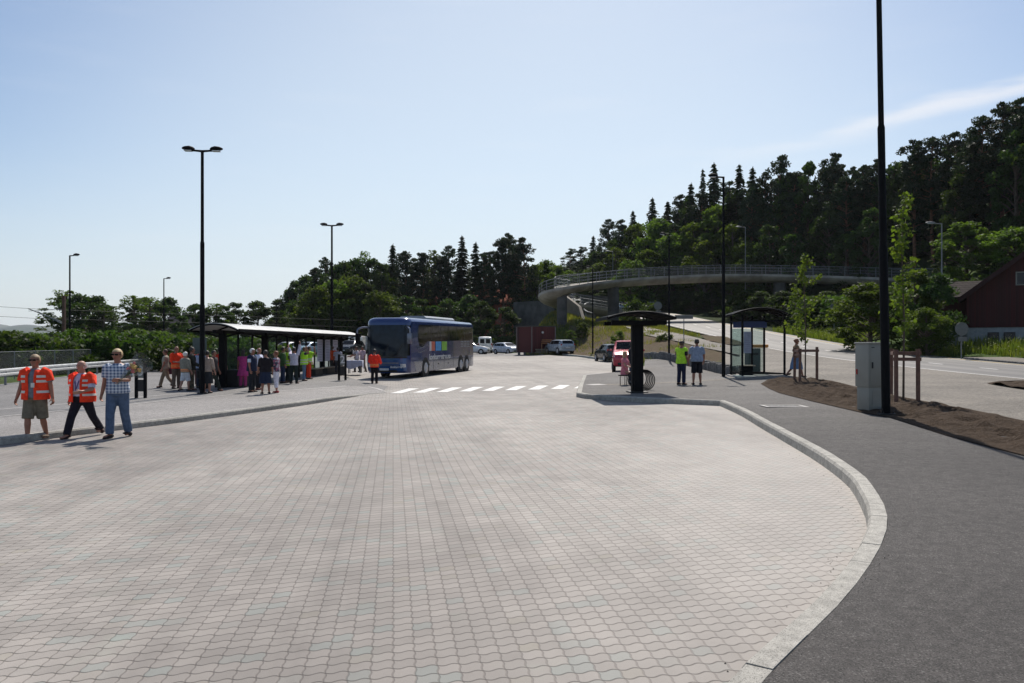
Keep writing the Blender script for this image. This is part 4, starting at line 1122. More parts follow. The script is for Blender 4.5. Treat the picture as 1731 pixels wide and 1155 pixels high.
def car(label, cat, loc, a, style='hatch', color=(.3, .3, .3), L=4.2, W=1.76, Hh=1.48, group=None, name='parked_car', panel_van=False):
    st = STY[style]['st']; root = thing(name, label, cat, loc, car_rot(a), group)
    paint = mat('car paint %.2f %.2f %.2f' % color, color, .25, .2, .05, 3, 0, .5, .35)
    w = W / 2
    def sec(i):
        x, lo, be, ro, wb, wr = st[i]
        return x * L / 2, lo * Hh, be * Hh, ro * Hh, wb * w, wr * w
    mb = MB(); rings = []
    for i in range(len(st)):
        x, lo, be, ro, wb, wr = sec(i)
        half = [(wb * .80, lo), (wb * .96, lo + (be - lo) * .12), (wb * 1.0, lo + (be - lo) * .55), (wb * .985, be - (be - lo) * .08), (wb * .955, be), (wr + (wb * .955 - wr) * .12, be + (ro - be) * .86), (wr * .90, ro - (ro - be) * .02), (wr * .5, ro + .012)]
        rings.append([(x, -y, z) for y, z in half] + [(x, y, z) for y, z in reversed(half)])
    mb.loft(rings)
    body = mb.build('body', paint, root, True, 32)
    def side_pt(i, f, sd):     # f 0 at the belt, 1 at the roof rail
        x, lo, be, ro, wb, wr = sec(i)
        y0, z0 = wb * .955, be; y1, z1 = wr + (wb * .955 - wr) * .12, be + (ro - be) * .86
        return Vector((x, sd * (y0 + (y1 - y0) * f + .008), z0 + (z1 - z0) * f))
    g0, g1 = STY[style]['g']
    gm = M['winglass']
    for sd in (1, -1):
        segs = [(g0 + 1, g0 + 2), (g0 + 2, g0 + 3), (g0 + 3, g0 + 4)] if not panel_van else [(g0 + 1, g0 + 2)]
        for (i, j) in segs:
            mb = MB()
            A, B, C, D = side_pt(i, .10, sd), side_pt(j, .10, sd), side_pt(j, .93, sd), side_pt(i, .93, sd)
            k = .03; A = A.lerp(B, k); D = D.lerp(C, k); B2 = B.lerp(A, k); C2 = C.lerp(D, k)
            if i == g0 + 1:
                F = side_pt(g0, .3, sd); A = A.lerp(F, .55)
            mb.add([A, B2, C2, D], [(0, 1, 2, 3)])
            mb.add([v - Vector((0, sd * .005, 0)) for v in (A, B2, C2, D)], [(0, 3, 2, 1)])
            mb.build('side_window', gm, body)
    def top_pt(i, f, y):
        x, lo, be, ro, wb, wr = sec(i); return Vector((x, y * wr * .86, ro + .012 * (1 - abs(y)) + .0))
    def screen(nm, i, j, e):
        mb = MB(); P0, P1 = [], []
        for k in range(7):
            y = -1 + k / 3
            p, q = top_pt(i, 0, y), top_pt(j, 0, y)
            d = (q - p); n = Vector((-d.z, 0, d.x)).normalized(); n = n if n.z > 0 else -n
            P0.append(p.lerp(q, .07) + n * e); P1.append(p.lerp(q, .93) + n * e)
        mb.loft([P0, P1], False, False); mb.build(nm, gm, body)
    screen('windscreen', g0, g0 + 1, .012)
    if not panel_van: screen('rear_window', len(st) - 2, len(st) - 3, .014)
    else:
        x, lo, be, ro, wb, wr = sec(len(st) - 1)
        for sd in (1, -1):
            mb = MB(); mb.bbox((x - .01, sd * wr * .46, be + (ro - be) * .52), (.03, wr * .70, (ro - be) * .62), .012); mb.build('rear_window', gm, body)
    xf, xr = L / 2, -L / 2
    _, lo, be, ro, wb, wr = sec(1)
    for sd in (1, -1):
        mb = MB(); mb.bbox((xf * .945, sd * wb * .78, be * .96), (.16, wb * .36, .13), .04); mb.build('headlight', M['clearlamp'], root, True)
        x2, lo2, be2, ro2, wb2, wr2 = sec(len(st) - 2)
        mb = MB()
        hz_ = .30 if style == 'van' else .2
        mb.bbox((x2 + .01, sd * wb2 * .90, be2 * (.98 if style != 'van' else 1.0)), (.10, wb2 * .19, hz_), .03); mb.build('tail_light', M['redlamp'], root, True)
        mb = MB(); x3 = sec(g0)[0] - .12
        mb.bbox((x3, sd * (w + .09), sec(g0)[2] + .09), (.10, .17, .12), .035); mb.build('mirror', paint, root, True)
    mb = MB(); mb.bbox((xf - .02, 0, lo + .12), (.10, W * .62, .16), .03); mb.build('grille', M['blackm'], root, True)
    mb = MB(); mb.bbox((xf + .028, 0, lo + .20), (.014, .50, .11), .004); mb.build('number_plate', M['plate'], root)
    mb = MB(); mb.bbox((xr - .012, 0, .46 * Hh), (.014, .50, .11), .004); mb.build('number_plate', M['plate'], root)
    mb = MB(); mb.bbox((xr + .06, 0, .27 * Hh), (.16, W * .84, .16), .05); mb.build('rear_bumper', paint if style != 'van' else M['blackm'], root, True)
    rw = STY[style]['rw']
    for ax in STY[style]['ax']:
        for sd in (1, -1):
            mb = MB(); mb.tube([(ax * L / 2, sd * (w - .10), rw), (ax * L / 2, sd * (w + .004), rw)], [rw * 1.2, rw * 1.17], 24); mb.build('wheel_arch', M['blackm'], body, True, 35)
            wheel(root, ax * L / 2, sd * (w - .09), rw, .2)
    return root

def text_mesh(txt, size, m, name, parent, loc, rot, shear=0.0, ext=.004, bold=0.0, align='CENTER', fit=None):
    c = bpy.data.curves.new(name, 'FONT'); c.body = txt; c.size = size; c.align_x = align; c.align_y = 'CENTER'; c.extrude = ext; c.shear = shear; c.offset = bold
    t = bpy.data.objects.new(name, c); COL.objects.link(t)
    dg = bpy.context.evaluated_depsgraph_get()
    me = bpy.data.meshes.new_from_object(t.evaluated_get(dg)); bpy.data.objects.remove(t)
    if fit:
        xs = [v.co.x for v in me.vertices]; k = fit / (max(xs) - min(xs))
        for v in me.vertices: v.co.x *= k
    o = bpy.data.objects.new(name, me); COL.objects.link(o); me.materials.clear(); me.materials.append(m)
    o.parent = parent; o.location = loc; o.rotation_euler = rot
    return o

def coach():
    fc = AT(652, 43.4); hd = math.atan2(-2.75, -12.6)   # heading of the nose
    L, W, Z0, Z1 = 13.0, 2.55, .30, 3.34
    ang = R(-13.2)                                       # turned a little to the picture's left of straight at us
    dirv = Vector((math.sin(ang), -math.cos(ang), 0))
    c = fc - dirv * (L / 2)
    c.z = H(c.x, c.y) + .0
    root = thing('tour_coach', 'blue three axle tour coach with coloured squares on its side', 'coach', c, math.atan2(dirv.y, dirv.x))
    pitch = math.atan2(H(fc.x, fc.y) - H(c.x - dirv.x * L / 2, c.y - dirv.y * L / 2), L)
    root.rotation_euler = (0, -pitch * 0.9, root.rotation_euler.z)
    w = W / 2
    paint = mat('coach blue paint', (.017, .040, .150), .18, .15, .06, 2, 0, .6, .8)
    frontp = mat('coach front blue paint', (.035, .10, .27), .16, .3, .06, 2, 0, .6, .8)
    skirt = mat('coach grey paint', (.15, .165, .215), .25, .35, .06, 2, 0, .6, .5)
    def rake(z): return .02 + .16 * max(0, (z - 1.1) / 2.2) ** 1.5 + (.10 * ss(.9, .3, z))
    def xfront(y, z):
        rf = .42; ay = abs(y); base = L / 2 - rake(z) - .10 * (ay / w) ** 2
        if ay > w - rf: base -= rf - math.sqrt(max(0, rf * rf - (ay - (w - rf)) ** 2))
        return base
    def outline(z):
        i = 0.0
        if z > Z1 - .30: i = .30 - math.sqrt(max(0, .09 - (z - (Z1 - .30)) ** 2))
        if z < .45: i = (.45 - z) * .25
        pts = []
        ww = w - i
        ys = [ww * math.sin(R(a)) for a in range(-90, 91, 10)]
        for y in ys: pts.append((xfront(y * w / ww * .9999, z) - i * .9, y, z))
        xb = -L / 2 + i * .7 + .10 * max(0, (z - 1.8) / 1.5)
        for y, dx in ((ww, .22), (ww * .985, .08), (ww * .9, .02), (ww * .5, 0), (-ww * .5, 0), (-ww * .9, .02), (-ww * .985, .08), (-ww, .22)): pts.append((xb + dx, y, z))
        return pts
    zs = [Z0, .36, .45, .8, 1.1, 1.3, 1.6, 2.0, 2.4, 2.8, 3.04, 3.12, 3.2, 3.27, 3.315, Z1 - .003]
    mb = MB(); mb.loft([outline(z) for z in zs]); body = mb.build('body', paint, root, True, 35)
    # windows
    def side_panel(name, poly, m, sd, e=.006, parent=body):
        mb = MB(); mb.add([(x, sd * (w + e), z) for x, z in poly] + [(x, sd * (w - .01), z) for x, z in poly],
                          [tuple(range(len(poly))), tuple(reversed(range(len(poly), 2 * len(poly))))] + [(i, (i + 1) % len(poly), (i + 1) % len(poly) + len(poly), i + len(poly)) for i in range(len(poly))])
        return mb.build(name, m, parent)
    for sd in (1, -1):
        side_panel('window_band', [(4.75, 2.98), (4.9, 2.15), (4.6, 1.75), (4.1, 1.70), (3.3, 2.02), (-5.4, 2.10), (-6.05, 2.2), (-6.05, 2.98)], M['winglass'], sd)
        for x in (2.6, .9, -.8, -2.5, -4.2):
            side_panel('window_divider', [(x, 2.97), (x, 2.11), (x + .05, 2.11), (x + .05, 2.97)], M['blackm'], sd, .009)
        side_panel('skirt_panel', [(5.55, .92), (5.2, .36), (-5.9, .36), (-5.9, .92)], skirt, sd, .007)
        for x in (2.2, .2, -1.7): side_panel('hatch_gap', [(x, .90), (x, .38), (x + .03, .38), (x + .03, .90)], M['blackm'], sd, .011)
        for x in (2.9, 1.2, -.7): side_panel('hatch_handle', [(x, .72), (x, .64), (x + .16, .64), (x + .16, .72)], M['blackm'], sd, .014)
        for x in (2.2, .2, -1.7, -5.3): side_panel('panel_gap', [(x, 1.42), (x, .93), (x + .02, .93), (x + .02, 1.42)], M['blackm'], sd, .004)
        side_panel('belt_gap', [(4.2, .955), (4.2, .935), (-6.1, .935), (-6.1, .955)], M['blackm'], sd, .009)
        # swoosh bands
        side_panel('swoosh', [(4.9, 1.64), (4.8, 1.58), (4.0, 1.66), (3.1, 1.78), (3.1, 1.83), (4.0, 1.73)], skirt, sd, .008)
        side_panel('swoosh', [(4.9, 1.42), (4.8, 1.36), (4.0, 1.45), (3.1, 1.58), (3.1, 1.62), (4.0, 1.52)], skirt, sd, .008)
        for k, cc in enumerate(((.62, .14, .09), (.05, .32, .66), (.22, .50, .05))):
            x = 2.95 - k * 1.16 if sd > 0 else .63 + k * 1.16
            q = side_panel('logo_square', [(x, 2.02), (x, 1.47), (x - 1.0, 1.47), (x - 1.0, 2.02)], mat('logo paint %d' % k, cc, .35, 0, .2, 4), sd, .012)
            if k == 0: side_panel('logo_square_edge', [(x, 2.02), (x, 1.47), (x - .34, 1.47), (x - .34, 2.02)], M['plate'], sd, .016)
        text_mesh('konkurrenten.no', .46, mat('lettering grey', (.62, .62, .60), .4), 'lettering', body, (.95, sd * (w + .012), 1.10), (R(90), 0, PI if sd > 0 else 0), 0, .004, .014, fit=4.1)
        for j in range(4):
            for k in range(3): side_panel('side_grille', [(-3.35 - k * .72, 2.04 - j * .11), (-3.35 - k * .72, 1.98 - j * .11), (-3.97 - k * .72, 1.98 - j * .11), (-3.97 - k * .72, 2.04 - j * .11)], mat('grille grey', (.22, .23, .23), .5), sd, .01)
    # front: windscreen, black apron, bumper
    def front_patch(name, y0, y1, z0, z1, m, e=.012, n=18, k=8, parent=body):
        mb = MB(); rows = []
        for j in range(k + 1):
            z = z0 + (z1 - z0) * j / k; rows.append([(xfront(y0 + (y1 - y0) * i / n, z) + e, y0 + (y1 - y0) * i / n, z) for i in range(n + 1)])
        mb.loft(rows, False, False); return mb.build(name, m, parent, True)
    front_patch('windscreen', -1.16, 1.16, 1.22, 2.93, M['blueglass'])
    front_patch('dash_strip', -1.16, 1.16, 1.12, 1.21, M['blackm'], .010)
    front_patch('front_panel', -1.13, 1.13, .42, 1.10, frontp, .010)
    front_patch('grille', -.75, .75, .82, .88, skirt, .018); front_patch('grille', -.75, .75, .72, .75, skirt, .018)
    front_patch('lower_grille', -.62, .62, .36, .46, M['blackm'], .016)
    for sd in (1, -1):
        front_patch('headlight', sd * .82, sd * 1.10, .62, .80, M['clearlamp'], .018, 8, 3)
        front_patch('door_window', sd * 1.165, sd * 1.26, 1.25, 2.9, M['winglass'], .012, 4, 6)
    text_mesh('konkurrenten', .16, M['plate'], 'lettering', body, (xfront(.62, .62) + .03, .66, .63), (R(90), 0, R(98)), .25, .003, .006, fit=.8)
    mb = MB(); mb.bbox((L / 2 - .02, -.1, .50), (.05, .52, .12), .01); mb.build('number_plate', M['plate'], root)
    mb = MB(); mb.bbox((L / 2 - .35, -.35, 1.40), (.3, .5, .34), .04); mb.build('dashboard', M['blackm'], root)
    for sd in (1, -1):
        mb = MB(); p = [(L / 2 - .30, sd * 1.08, 2.78), (L / 2 + .05, sd * 1.30, 2.80), (L / 2 + .28, sd * 1.50, 2.68), (L / 2 + .30, sd * 1.52, 2.45)]
        mb.tube(crom([Vector(v) for v in p], 4), .05, 8); arm = mb.build('mirror_arm', skirt, root, True)
        mb = MB(); mb.bbox((L / 2 + .30, sd * 1.50, 2.18), (.13, .26, .58), .05); mb.build('mirror', skirt if sd > 0 else M['black'], arm, True)
    mb = MB()
    for y in (-.45, .35): mb.tube([(L / 2 + .03, y, 1.16), (L / 2 + .02, y + .35, 1.42), (L / 2 - .01, y + .62, 1.9)], .012, 5)
    mb.build('wiper', M['blackm'], root)
    mb = MB(); mb.loft([[(x, y * f, z) for x, y in ((2.3, -.85), (1.6, -.95), (-3.0, -.95), (-3.4, -.85), (-3.4, .85), (-3.0, .95), (1.6, .95), (2.3, .85))] for z, f in ((Z1 - .02, 1), (Z1 + .10, .98), (Z1 + .2, .84))])
    mb.build('roof_unit', mat('roof unit grey', (.34, .36, .38), .4), root, True, 30)
    mb = MB(); mb.bbox((-L / 2 + .05, 0, 1.2), (.06, 1.7, .9), .02); mb.build('engine_grille', M['blackm'], root)
    for sd in (1, -1):
        mb = MB(); mb.bbox((-L / 2 + .06, sd * 1.10, 1.0), (.08, .22, .7), .03); mb.build('tail_light', M['redlamp'], root)
        for ax in (3.62, -3.35, -4.72):
            mb = MB(); mb.tube([(ax, sd * (w - .2), .50), (ax, sd * (w + .012), .50)], [.62, .61], 28); mb.build('wheel_arch', M['blackm'], body, True, 35)
            wheel(root, ax, sd * (w - .11), .50, .28, 28)

def vehicles():
    coach()
    g = 'parked vehicles around the plaza'
    p = PT(1060, 628, .0); car('red minivan with sunlit bonnet parked behind the black round-coil rack', 'car', p, -8, 'suv', (.36, .02, .045), 4.3, 1.80, 1.93, name='minivan')
    p = PT(1027, 612, .0); p.y += 1.5; p.x += .35; p.z = H(p.x, p.y); car('small black hatchback left of the red minivan', 'car', p, 190, 'hatch', (.012, .013, .014), 4.0, 1.72, 1.46)
    p = PT(947, 601, .0); p.y += 1.5; p.z = H(p.x, p.y); car('silver estate car parked in front of the bridge pier', 'car', p, 202, 'suv', (.36, .41, .46), 4.4, 1.80, 1.56)
    p = AT(820, 108); car('white van with two rear windows standing at the forest edge', 'van', p, 182, 'van', (.70, .70, .68), 4.9, 1.95, 2.2, name='van', panel_van=True)
    p = AT(858, 98); car('pale silver car with glinting windscreen left of the red shed', 'car', p, 35, 'hatch', (.50, .54, .60), 4.4, 1.78, 1.45)
    p = AT(799, 100); car('white car whose tail shows just behind the coach', 'car', p, 75, 'hatch', (.65, .66, .68), 4.3, 1.76, 1.5)
    p = AT(575, 98); car('white estate car with light bonnet seen under the far shelter roof', 'car', p, -28, 'suv', (.66, .67, .68), 4.6, 1.8, 1.55)
    p = AT(593, 96); car('black car with bright windscreen between the white estate and white van', 'car', p, -12, 'suv', (.02, .022, .025), 4.6, 1.86, 1.75)
    p = AT(608, 104); car('white panel van with its back to us beside the coach mirror', 'van', p, 178, 'van', (.72, .71, .68), 5.2, 1.98, 2.3, name='van', panel_van=True)
    p = AT(519, 96); car('pale blue car seen between the two lime vested workers', 'car', p, -20, 'hatch', (.40, .50, .60), 4.2, 1.76, 1.55)
    p = AT(484, 96); car('white hatchback seen behind the person in a lime vest', 'car', p, -20, 'hatch', (.66, .66, .66), 4.2, 1.76, 1.55)
    for px, Y, dx, cc, a, lb in ((1035, 126, -1.8, (.10, .22, .32), 0, 'blue green car with glinting windscreen driving under the bridge'), (1056, 130, 1.8, (.05, .05, .06), 180, 'dark car farther up the hill road under the bridge'),
                           (1106, 126, 2.6, (.6, .62, .64), 180, 'white car on the hill road above the round canopy')):
        x = road_c(Y) + dx
        car(lb, 'car', Vector((x, Y, H(x, Y) + .06)), a, 'hatch', cc, 4.3, 1.76, 1.48, name='moving_car')
# ------------------------------------------------------------------ street furniture
def lamp(label, p, h, heads, r0=.09, name='street_lamp', m=None, arm=.50, hl=.44, group=None, step=(.36, .62), rz=0.0, top=None):
    if top: h = CAMZ + (HY - top) * p.y / FPX - p.z
    m = m or M['black']
    root = thing(name, label, 'street lamp', p, rz, group)
    mb = MB(); z1, z2 = h * step[0], h * step[1]
    mb.tube([(0, 0, 0), (0, 0, z1), (0, 0, z1 + .06)], [r0, r0, r0 * .86], 16)
    mb.tube([(0, 0, z1 + .05), (0, 0, z2), (0, 0, z2 + .06)], [r0 * .84, r0 * .84, r0 * .68], 16)
    mb.tube([(0, 0, z2 + .05), (0, 0, h)], [r0 * .66, r0 * .6], 14)
    mb.build('pole', m, root, True, 50)
    mb = MB(); mb.tube([(0, 0, 0), (0, 0, .03)], r0 * 2.1, 16)
    for k in range(4): a = PI / 4 + k * PI / 2; mb.tube([(math.cos(a) * r0 * 1.65, math.sin(a) * r0 * 1.65, .0), (math.cos(a) * r0 * 1.65, math.sin(a) * r0 * 1.65, .07)], .015, 6)
    mb.build('base_plate', M['blackm'], root)
    for sx in heads:
        mb = MB(); mb.tube([(0, 0, h - .03), (sx * arm * .5, 0, h - .01), (sx * arm, 0, h + .0)], [r0 * .5, r0 * .42, r0 * .4], 10); mb.build('arm', m, root, True)
        mb = MB(); rings = []
        for t, w, hh in ((0, .06, .05), (.12, .12, .09), (.4, .16, .12), (.75, .14, .09), (.95, .08, .05), (1, .03, .03)):
            x = sx * (arm * .55 + hl * t); z = h + .03 + .03 * t
            rings.append([(x, math.cos(2 * PI * k / 12) * w, z + math.sin(2 * PI * k / 12) * hh * (1 if math.sin(2 * PI * k / 12) > 0 else .5)) for k in range(12)])
        mb.loft(rings); hd = mb.build('lamp_head', m, root, True, 60)
        mb = MB(); mb.bbox((sx * (arm * .55 + hl * .5), 0, h - .02), (hl * .6, .2, .03), .012); mb.build('diffuser', M['clearlamp'], hd)
    return root

def lamps():
    A = lambda X, Y: raise_l(X, Y) + .01
    p = PT(342, 666, A); lamp('tall black twin headed lamp in front of the long shelter', p, 9.45, (1, -1), .088, 'twin_street_lamp', rz=R(4), top=254.5)
    p = AT(561, 48.5, .1); lamp('black twin headed lamp beyond the far half of the long shelter', p, 9.1, (1, -1), .095, 'twin_street_lamp', top=381)
    p = AT(467, 108, 0); lamp('distant small twin headed lamp rising left of the green wood', p, 7.4, (1, -1), .09, 'twin_street_lamp', top=514)
    p = AT(118, 58, 0); lamp('single armed black lamp behind the guard rail near the red brown mast', p, 8.6, (1,), .085, top=432)
    p = AT(277, 82, 0); lamp('distant single armed black lamp right of the red brown mast', p, 8.9, (1,), .085, top=471)
    p = PT(1498, 701, .17); lamp('nearest black lamp pole, cut by the top of the picture, beside the grey cabinet', p, 10.3, (1, -1), .092, 'twin_street_lamp').rotation_euler = (0, R(-1.0), 0)
    p = AT(1223, 37.6, .1); lamp('black single armed lamp beside the glass bus shelter', p, 9.3, (-1,), .085, top=299)
    p = AT(1131, 60, 0); lamp('black single armed lamp standing on the brown bank', p, 9.0, (-1,), .08, top=396)
    p = AT(1002, 81, 0); lamp('black single armed lamp at the plaza edge under the bridge', p, 9.0, (-1,), .08, top=452)
    for px, D, top, lb in ((1260, 112, 384, 'grey road lamp rising above the bridge rail left of the glass bus shelter'), (1036, 138, 425, 'grey road lamp seen above the left bend of the bridge'), (1592, 66, 378, 'grey road lamp beside the red barn')):
        p = AT(px, D, 0); zt = CAMZ + (HY - top) * D / FPX
        lamp(lb, p, zt - p.z, (-1,), .075, 'road_lamp', M['galv'], 1.0, .8, step=(.3, .6))

def cabinet():
    p = PT(1474, 694.5, .165)
    root = thing('utility_cabinet', 'grey roadside electrical cabinet left of the nearest black pole', 'cabinet', p, R(14)); root.scale = (1, 1, .9)
    mb = MB(); mb.bbox((0, 0, .31), (.50, .42, .66), .015); mb.build('plinth', M['grey'], root, True)
    mb = MB(); mb.bbox((0, 0, 1.19), (.56, .48, 1.12), .02); mb.build('housing', M['grey'], root, True)
    mb = MB(); mb.bbox((0, 0, 1.77), (.60, .52, .05), .015); mb.build('lid', M['grey'], root, True)
    mb = MB(); mb.bbox((-.0, -.244, 1.19), (.48, .012, 1.02), .005); d = mb.build('door', M['grey'], root, True)
    mb = MB(); mb.bbox((-.19, -.262, 1.2), (.03, .03, .16), .01); mb.build('handle', M['blackm'], d)
    mb = MB(); mb.bbox((0, -.213, .31), (.30, .010, .48), .004); mb.build('plinth_panel', M['grey'], root)
    mb = MB(); mb.bbox((-.17, -.252, 1.66), (.08, .006, .02), .002); mb.build('maker_plate', M['blackm'], root)
    mb = MB(); mb.bbox((-.285, .17, 1.02), (.02, .05, .14), .008); mb.build('red_latch', M['redlamp'], root)

def vault(axis0, axis1, half, rise, n=14):
    pass

def long_shelter():
    A = lambda X, Y: raise_l(X, Y) + .01
    a0 = Vector((-11.85, 31.6, 0)); a1 = Vector((-10.75, 51.2, 0)); L = (a1 - a0).length; d = (a1 - a0).normalized()
    base = Vector((a0.x, a0.y, H(a0.x, a0.y) + .14))
    rz = math.atan2(d.y, d.x)
    root = thing('long_bus_shelter', 'long black bus shelter with pale arched roof on the left platform', 'bus shelter', base, rz)
    # local x runs along the shelter, y to the left (away from the plaza)
    hw, rise, ze = 1.02, .27, 2.36
    def roofp(x, u, e=0): return (x, u * hw, ze + rise * (1 - u * u) + e)
    for i in range(8):
        x0, x1 = L * i / 8 + .02, L * (i + 1) / 8 - .02
        mb = MB(); rows = [[roofp(x, u / 6, 0) for u in range(-6, 7)] for x in (x0, x1)]
        low = [[roofp(x, u / 6, -.03) for u in range(-6, 7)] for x in (x0, x1)]
        mb.loft([rows[0] + list(reversed(low[0])), rows[1] + list(reversed(low[1]))]); mb.build('roof_panel', M['roofskin'], root, True, 40)
    for i in range(9):
        x = min(L - .03, max(.03, L * i / 8)); mb = MB()
        mb.tube([roofp(x, u / 6, -.06) for u in range(-6, 7)], .035, 6); mb.build('roof_rib', M['black'], root)
    for s in (1, -1):
        mb = MB(); mb.box((L / 2, s * (hw + .02), ze - .03), (L, .06, .12)); mb.build('eaves_beam', M['black'], root)
    mb = MB(); mb.box((L / 2, 0, ze - .08), (L - .1, .12, .14)); mb.build('ridge_beam', M['black'], root)
    cols = [.9, 5.6, 10.2, 14.7, 18.6]
    for x in cols:
        mb = MB(); mb.bbox((x, 0, 1.17), (.26, .26, 2.34), .02); mb.build('column', M['black'], root)
        mb = MB(); mb.tube([(x, -hw, ze - .05), (x, 0, ze - .30), (x, hw, ze - .05)], [.03, .05, .03], 6); mb.build('bracket', M['black'], root)
    for x0, x1 in zip(cols, cols[1:]):
        xs = [x0 + (x1 - x0) * k / 3 for k in range(4)]
        for k in (1, 2):
            mb = MB(); mb.box((xs[k], 0, 1.13), (.07, .07, 2.26)); mb.build('window_post', M['black'], root)
        for k in range(3):
            if (x0 < 6 and k == 2) or (5 < x0 < 11 and k in (1,)): continue
            mb = MB(); mb.box(((xs[k] + xs[k + 1]) / 2, 0, 1.30), (xs[k + 1] - xs[k] - .1, .014, 1.7)); mb.build('glass_pane', M['pane'], root)
            mb = MB(); mb.box(((xs[k] + xs[k + 1]) / 2, 0, .40), (xs[k + 1] - xs[k] - .1, .03, .09)); mb.build('rail', M['black'], root)
    for x, w in ((3.0, 2.6), (15.6, 3.0), (17.2, 1.5), (12.6, 1.4)):
        b = MB(); b.bbox((x, -.32, .46), (w, .42, .06), .02); bo = b.build('bench_seat', M['wood'], root, True)
        b = MB(); b.box((x, -.30, .22), (w * .94, .30, .40)); b.build('bench_base', M['blackm'], bo)
    mb = MB(); mb.bbox((2.2, -.25, .36), (1.9, .5, .72), .03); mb.build('planter_box', M['blackm'], root)
    mb = MB(); mb.box((-.45, .35, 1.72), (.05, .55, .62)); mb.build('notice_panel', mat('dark notice', (.06, .085, .08), .5), root)
    mb = MB(); mb.box((-.45, .35, .7), (.05, .05, 1.4)); mb.build('notice_post', M['black'], root)
    # timetable sheets behind glass
    pp = mat('timetable paper', (.62, .61, .72), .6, 0, .05, 3); ink = mat('timetable print', (.28, .27, .36), .7)
    for x in (14.05, 15.55, 17.2):
        mb = MB(); mb.box((x, -.06, 1.45), (1.0, .02, 1.25)); po = mb.build('timetable', pp, root)
        mb = MB()
        for k in range(12): mb.box((x + rnd.uniform(-.04, .04), -.0715, 1.98 - k * .095), (rnd.uniform(.6, .84), .003, .035))
        mb.build('timetable_lines', ink, po)
    return root

def stop_sign(label, px0, px1, py, off, digit, h=1.05):
    a, b = PT(px0, py, off), PT(px1, py, off); c = (a + b) / 2; w = (b - a).length
    root = thing('platform_sign', label, 'platform sign', c, math.atan2(b.y - a.y, b.x - a.x))
    for s, hh in ((-1, h), (1, h * 1.0)):
        mb = MB(); mb.bbox((s * w / 2, 0, hh / 2), (.09, .09, hh), .01); mb.build('post', M['black'], root)
    mb = MB(); mb.bbox((0, -.0, h * .78), (w - .1, .05, h * .40), .01); mb.build('number_panel', mat('sign grey panel', (.16, .17, .155), .5), root)
    mb = MB(); mb.box((0, 0, h * .36), (w - .1, .04, h * .34)); mb.build('lower_panel', M['blackm'], root)
    text_mesh(digit, h * .40, M['plate'], 'number', root, (0, -.030, h * .78), (R(90), 0, 0), 0, .003, .008)
    return root

def canopy():
    p = PT(1077, 663.5, .15); D = p.y; k = D / FPX
    root = thing('round_canopy', 'black arched canopy on one thick column at the pavement end', 'canopy', p, R(3))
    zc = 2.42
    mb = MB()
    for z, w in ((0, .46), (.05, .40)): pass
    mb.bbox((0, 0, zc / 2), (.30, .52, zc), .03); mb.bbox((-.17, 0, zc / 2), (.05, .30, zc - .06), .01); mb.bbox((.17, 0, zc / 2), (.05, .30, zc - .06), .01)
    mb.build('column', M['black'], root)
    mb = MB(); mb.bbox((0, 0, .02), (.62, .8, .04), .01); mb.build('base_plate', M['blackm'], root)
    # arched roof: arch across x, long along y
    hx, hy, rise, z0 = 1.12, 1.25, .19, 2.55
    def rp(u, y, e=0): return (u * hx - .10, y, z0 + rise * (1 - u * u) + e)
    for s in (-1, 1):
        mb = MB(); mb.tube([rp(u / 8, s * hy) for u in range(-8, 9)], .045, 8); mb.build('roof_arch', M['black'], root, True)
        mb = MB(); mb.box((-.08, s * hy * .55, z0 - .14), (1.9, .10, .14)); mb.build('cross_beam', M['black'], root)
        mb = MB(); mb.box((s * hx - .10, 0, z0), (.09, hy * 2, .10)); mb.build('eaves_beam', M['black'], root)
    for u in (-.84, -.68, -.52, -.36, -.2, 0, .2, .36, .52, .68, .84):
        q = rp(u, 0); mb = MB(); mb.box(q, (.06, hy * 2 - .06, .06)); mb.build('roof_rib', M['black'], root)
    mb = MB(); rows = [[rp(u / 8, y, .05) for u in range(-8, 9)] for y in (-hy + .02, hy - .02)]; low = [[rp(u / 8, y, .04) for u in range(-8, 9)] for y in (-hy + .02, hy - .02)]
    mb.loft([rows[0] + list(reversed(low[0])), rows[1] + list(reversed(low[1]))]); mb.build('roof_sheet', M['polyroof'], root, True, 40)
    # bench ring where the woman sits, and wing panel
    sp = PT(1058, 651, .15)
    b = thing('bench', 'low black bench beside the thick canopy column', 'bench', (sp.x, sp.y + .02, H(sp.x, sp.y) + .15), R(-30))
    mb = MB(); mb.bbox((0, .0, .40), (.42, .62, .05), .015); mb.build('seat', M['blackm'], b)
    for s in (-1, 1):
        mb = MB(); mb.tube([(-.14, s * .25, 0), (-.14, s * .25, .38), (.14, s * .25, .38), (.14, s * .25, 0)], .018, 6); mb.build('leg', M['black'], b)
    # coil shaped cycle rack
    q = PT(1080, 660, .15)
    r = thing('cycle_rack', 'black coil shaped cycle rack beside the thick canopy column', 'cycle rack', (q.x + .06, q.y + .5, H(q.x, q.y) + .15), R(4))
    mb = MB(); pts = []
    for i in range(6 * 24 + 1):
        a = 2 * PI * i / 24; pts.append((math.sin(a) * (.34 + .02 * math.sin(i)*0) + .10, -.75 + 1.5 * i / 144, .38 - math.cos(a) * .36))
    mb.tube(pts, .020, 8); mb.build('coil', M['black'], r, True)
    for s in (-1, 1):
        mb = MB(); mb.tube([(0, s * .75, 0), (0, s * .75, .06)], .07, 12); mb.build('foot', M['blackm'], r)

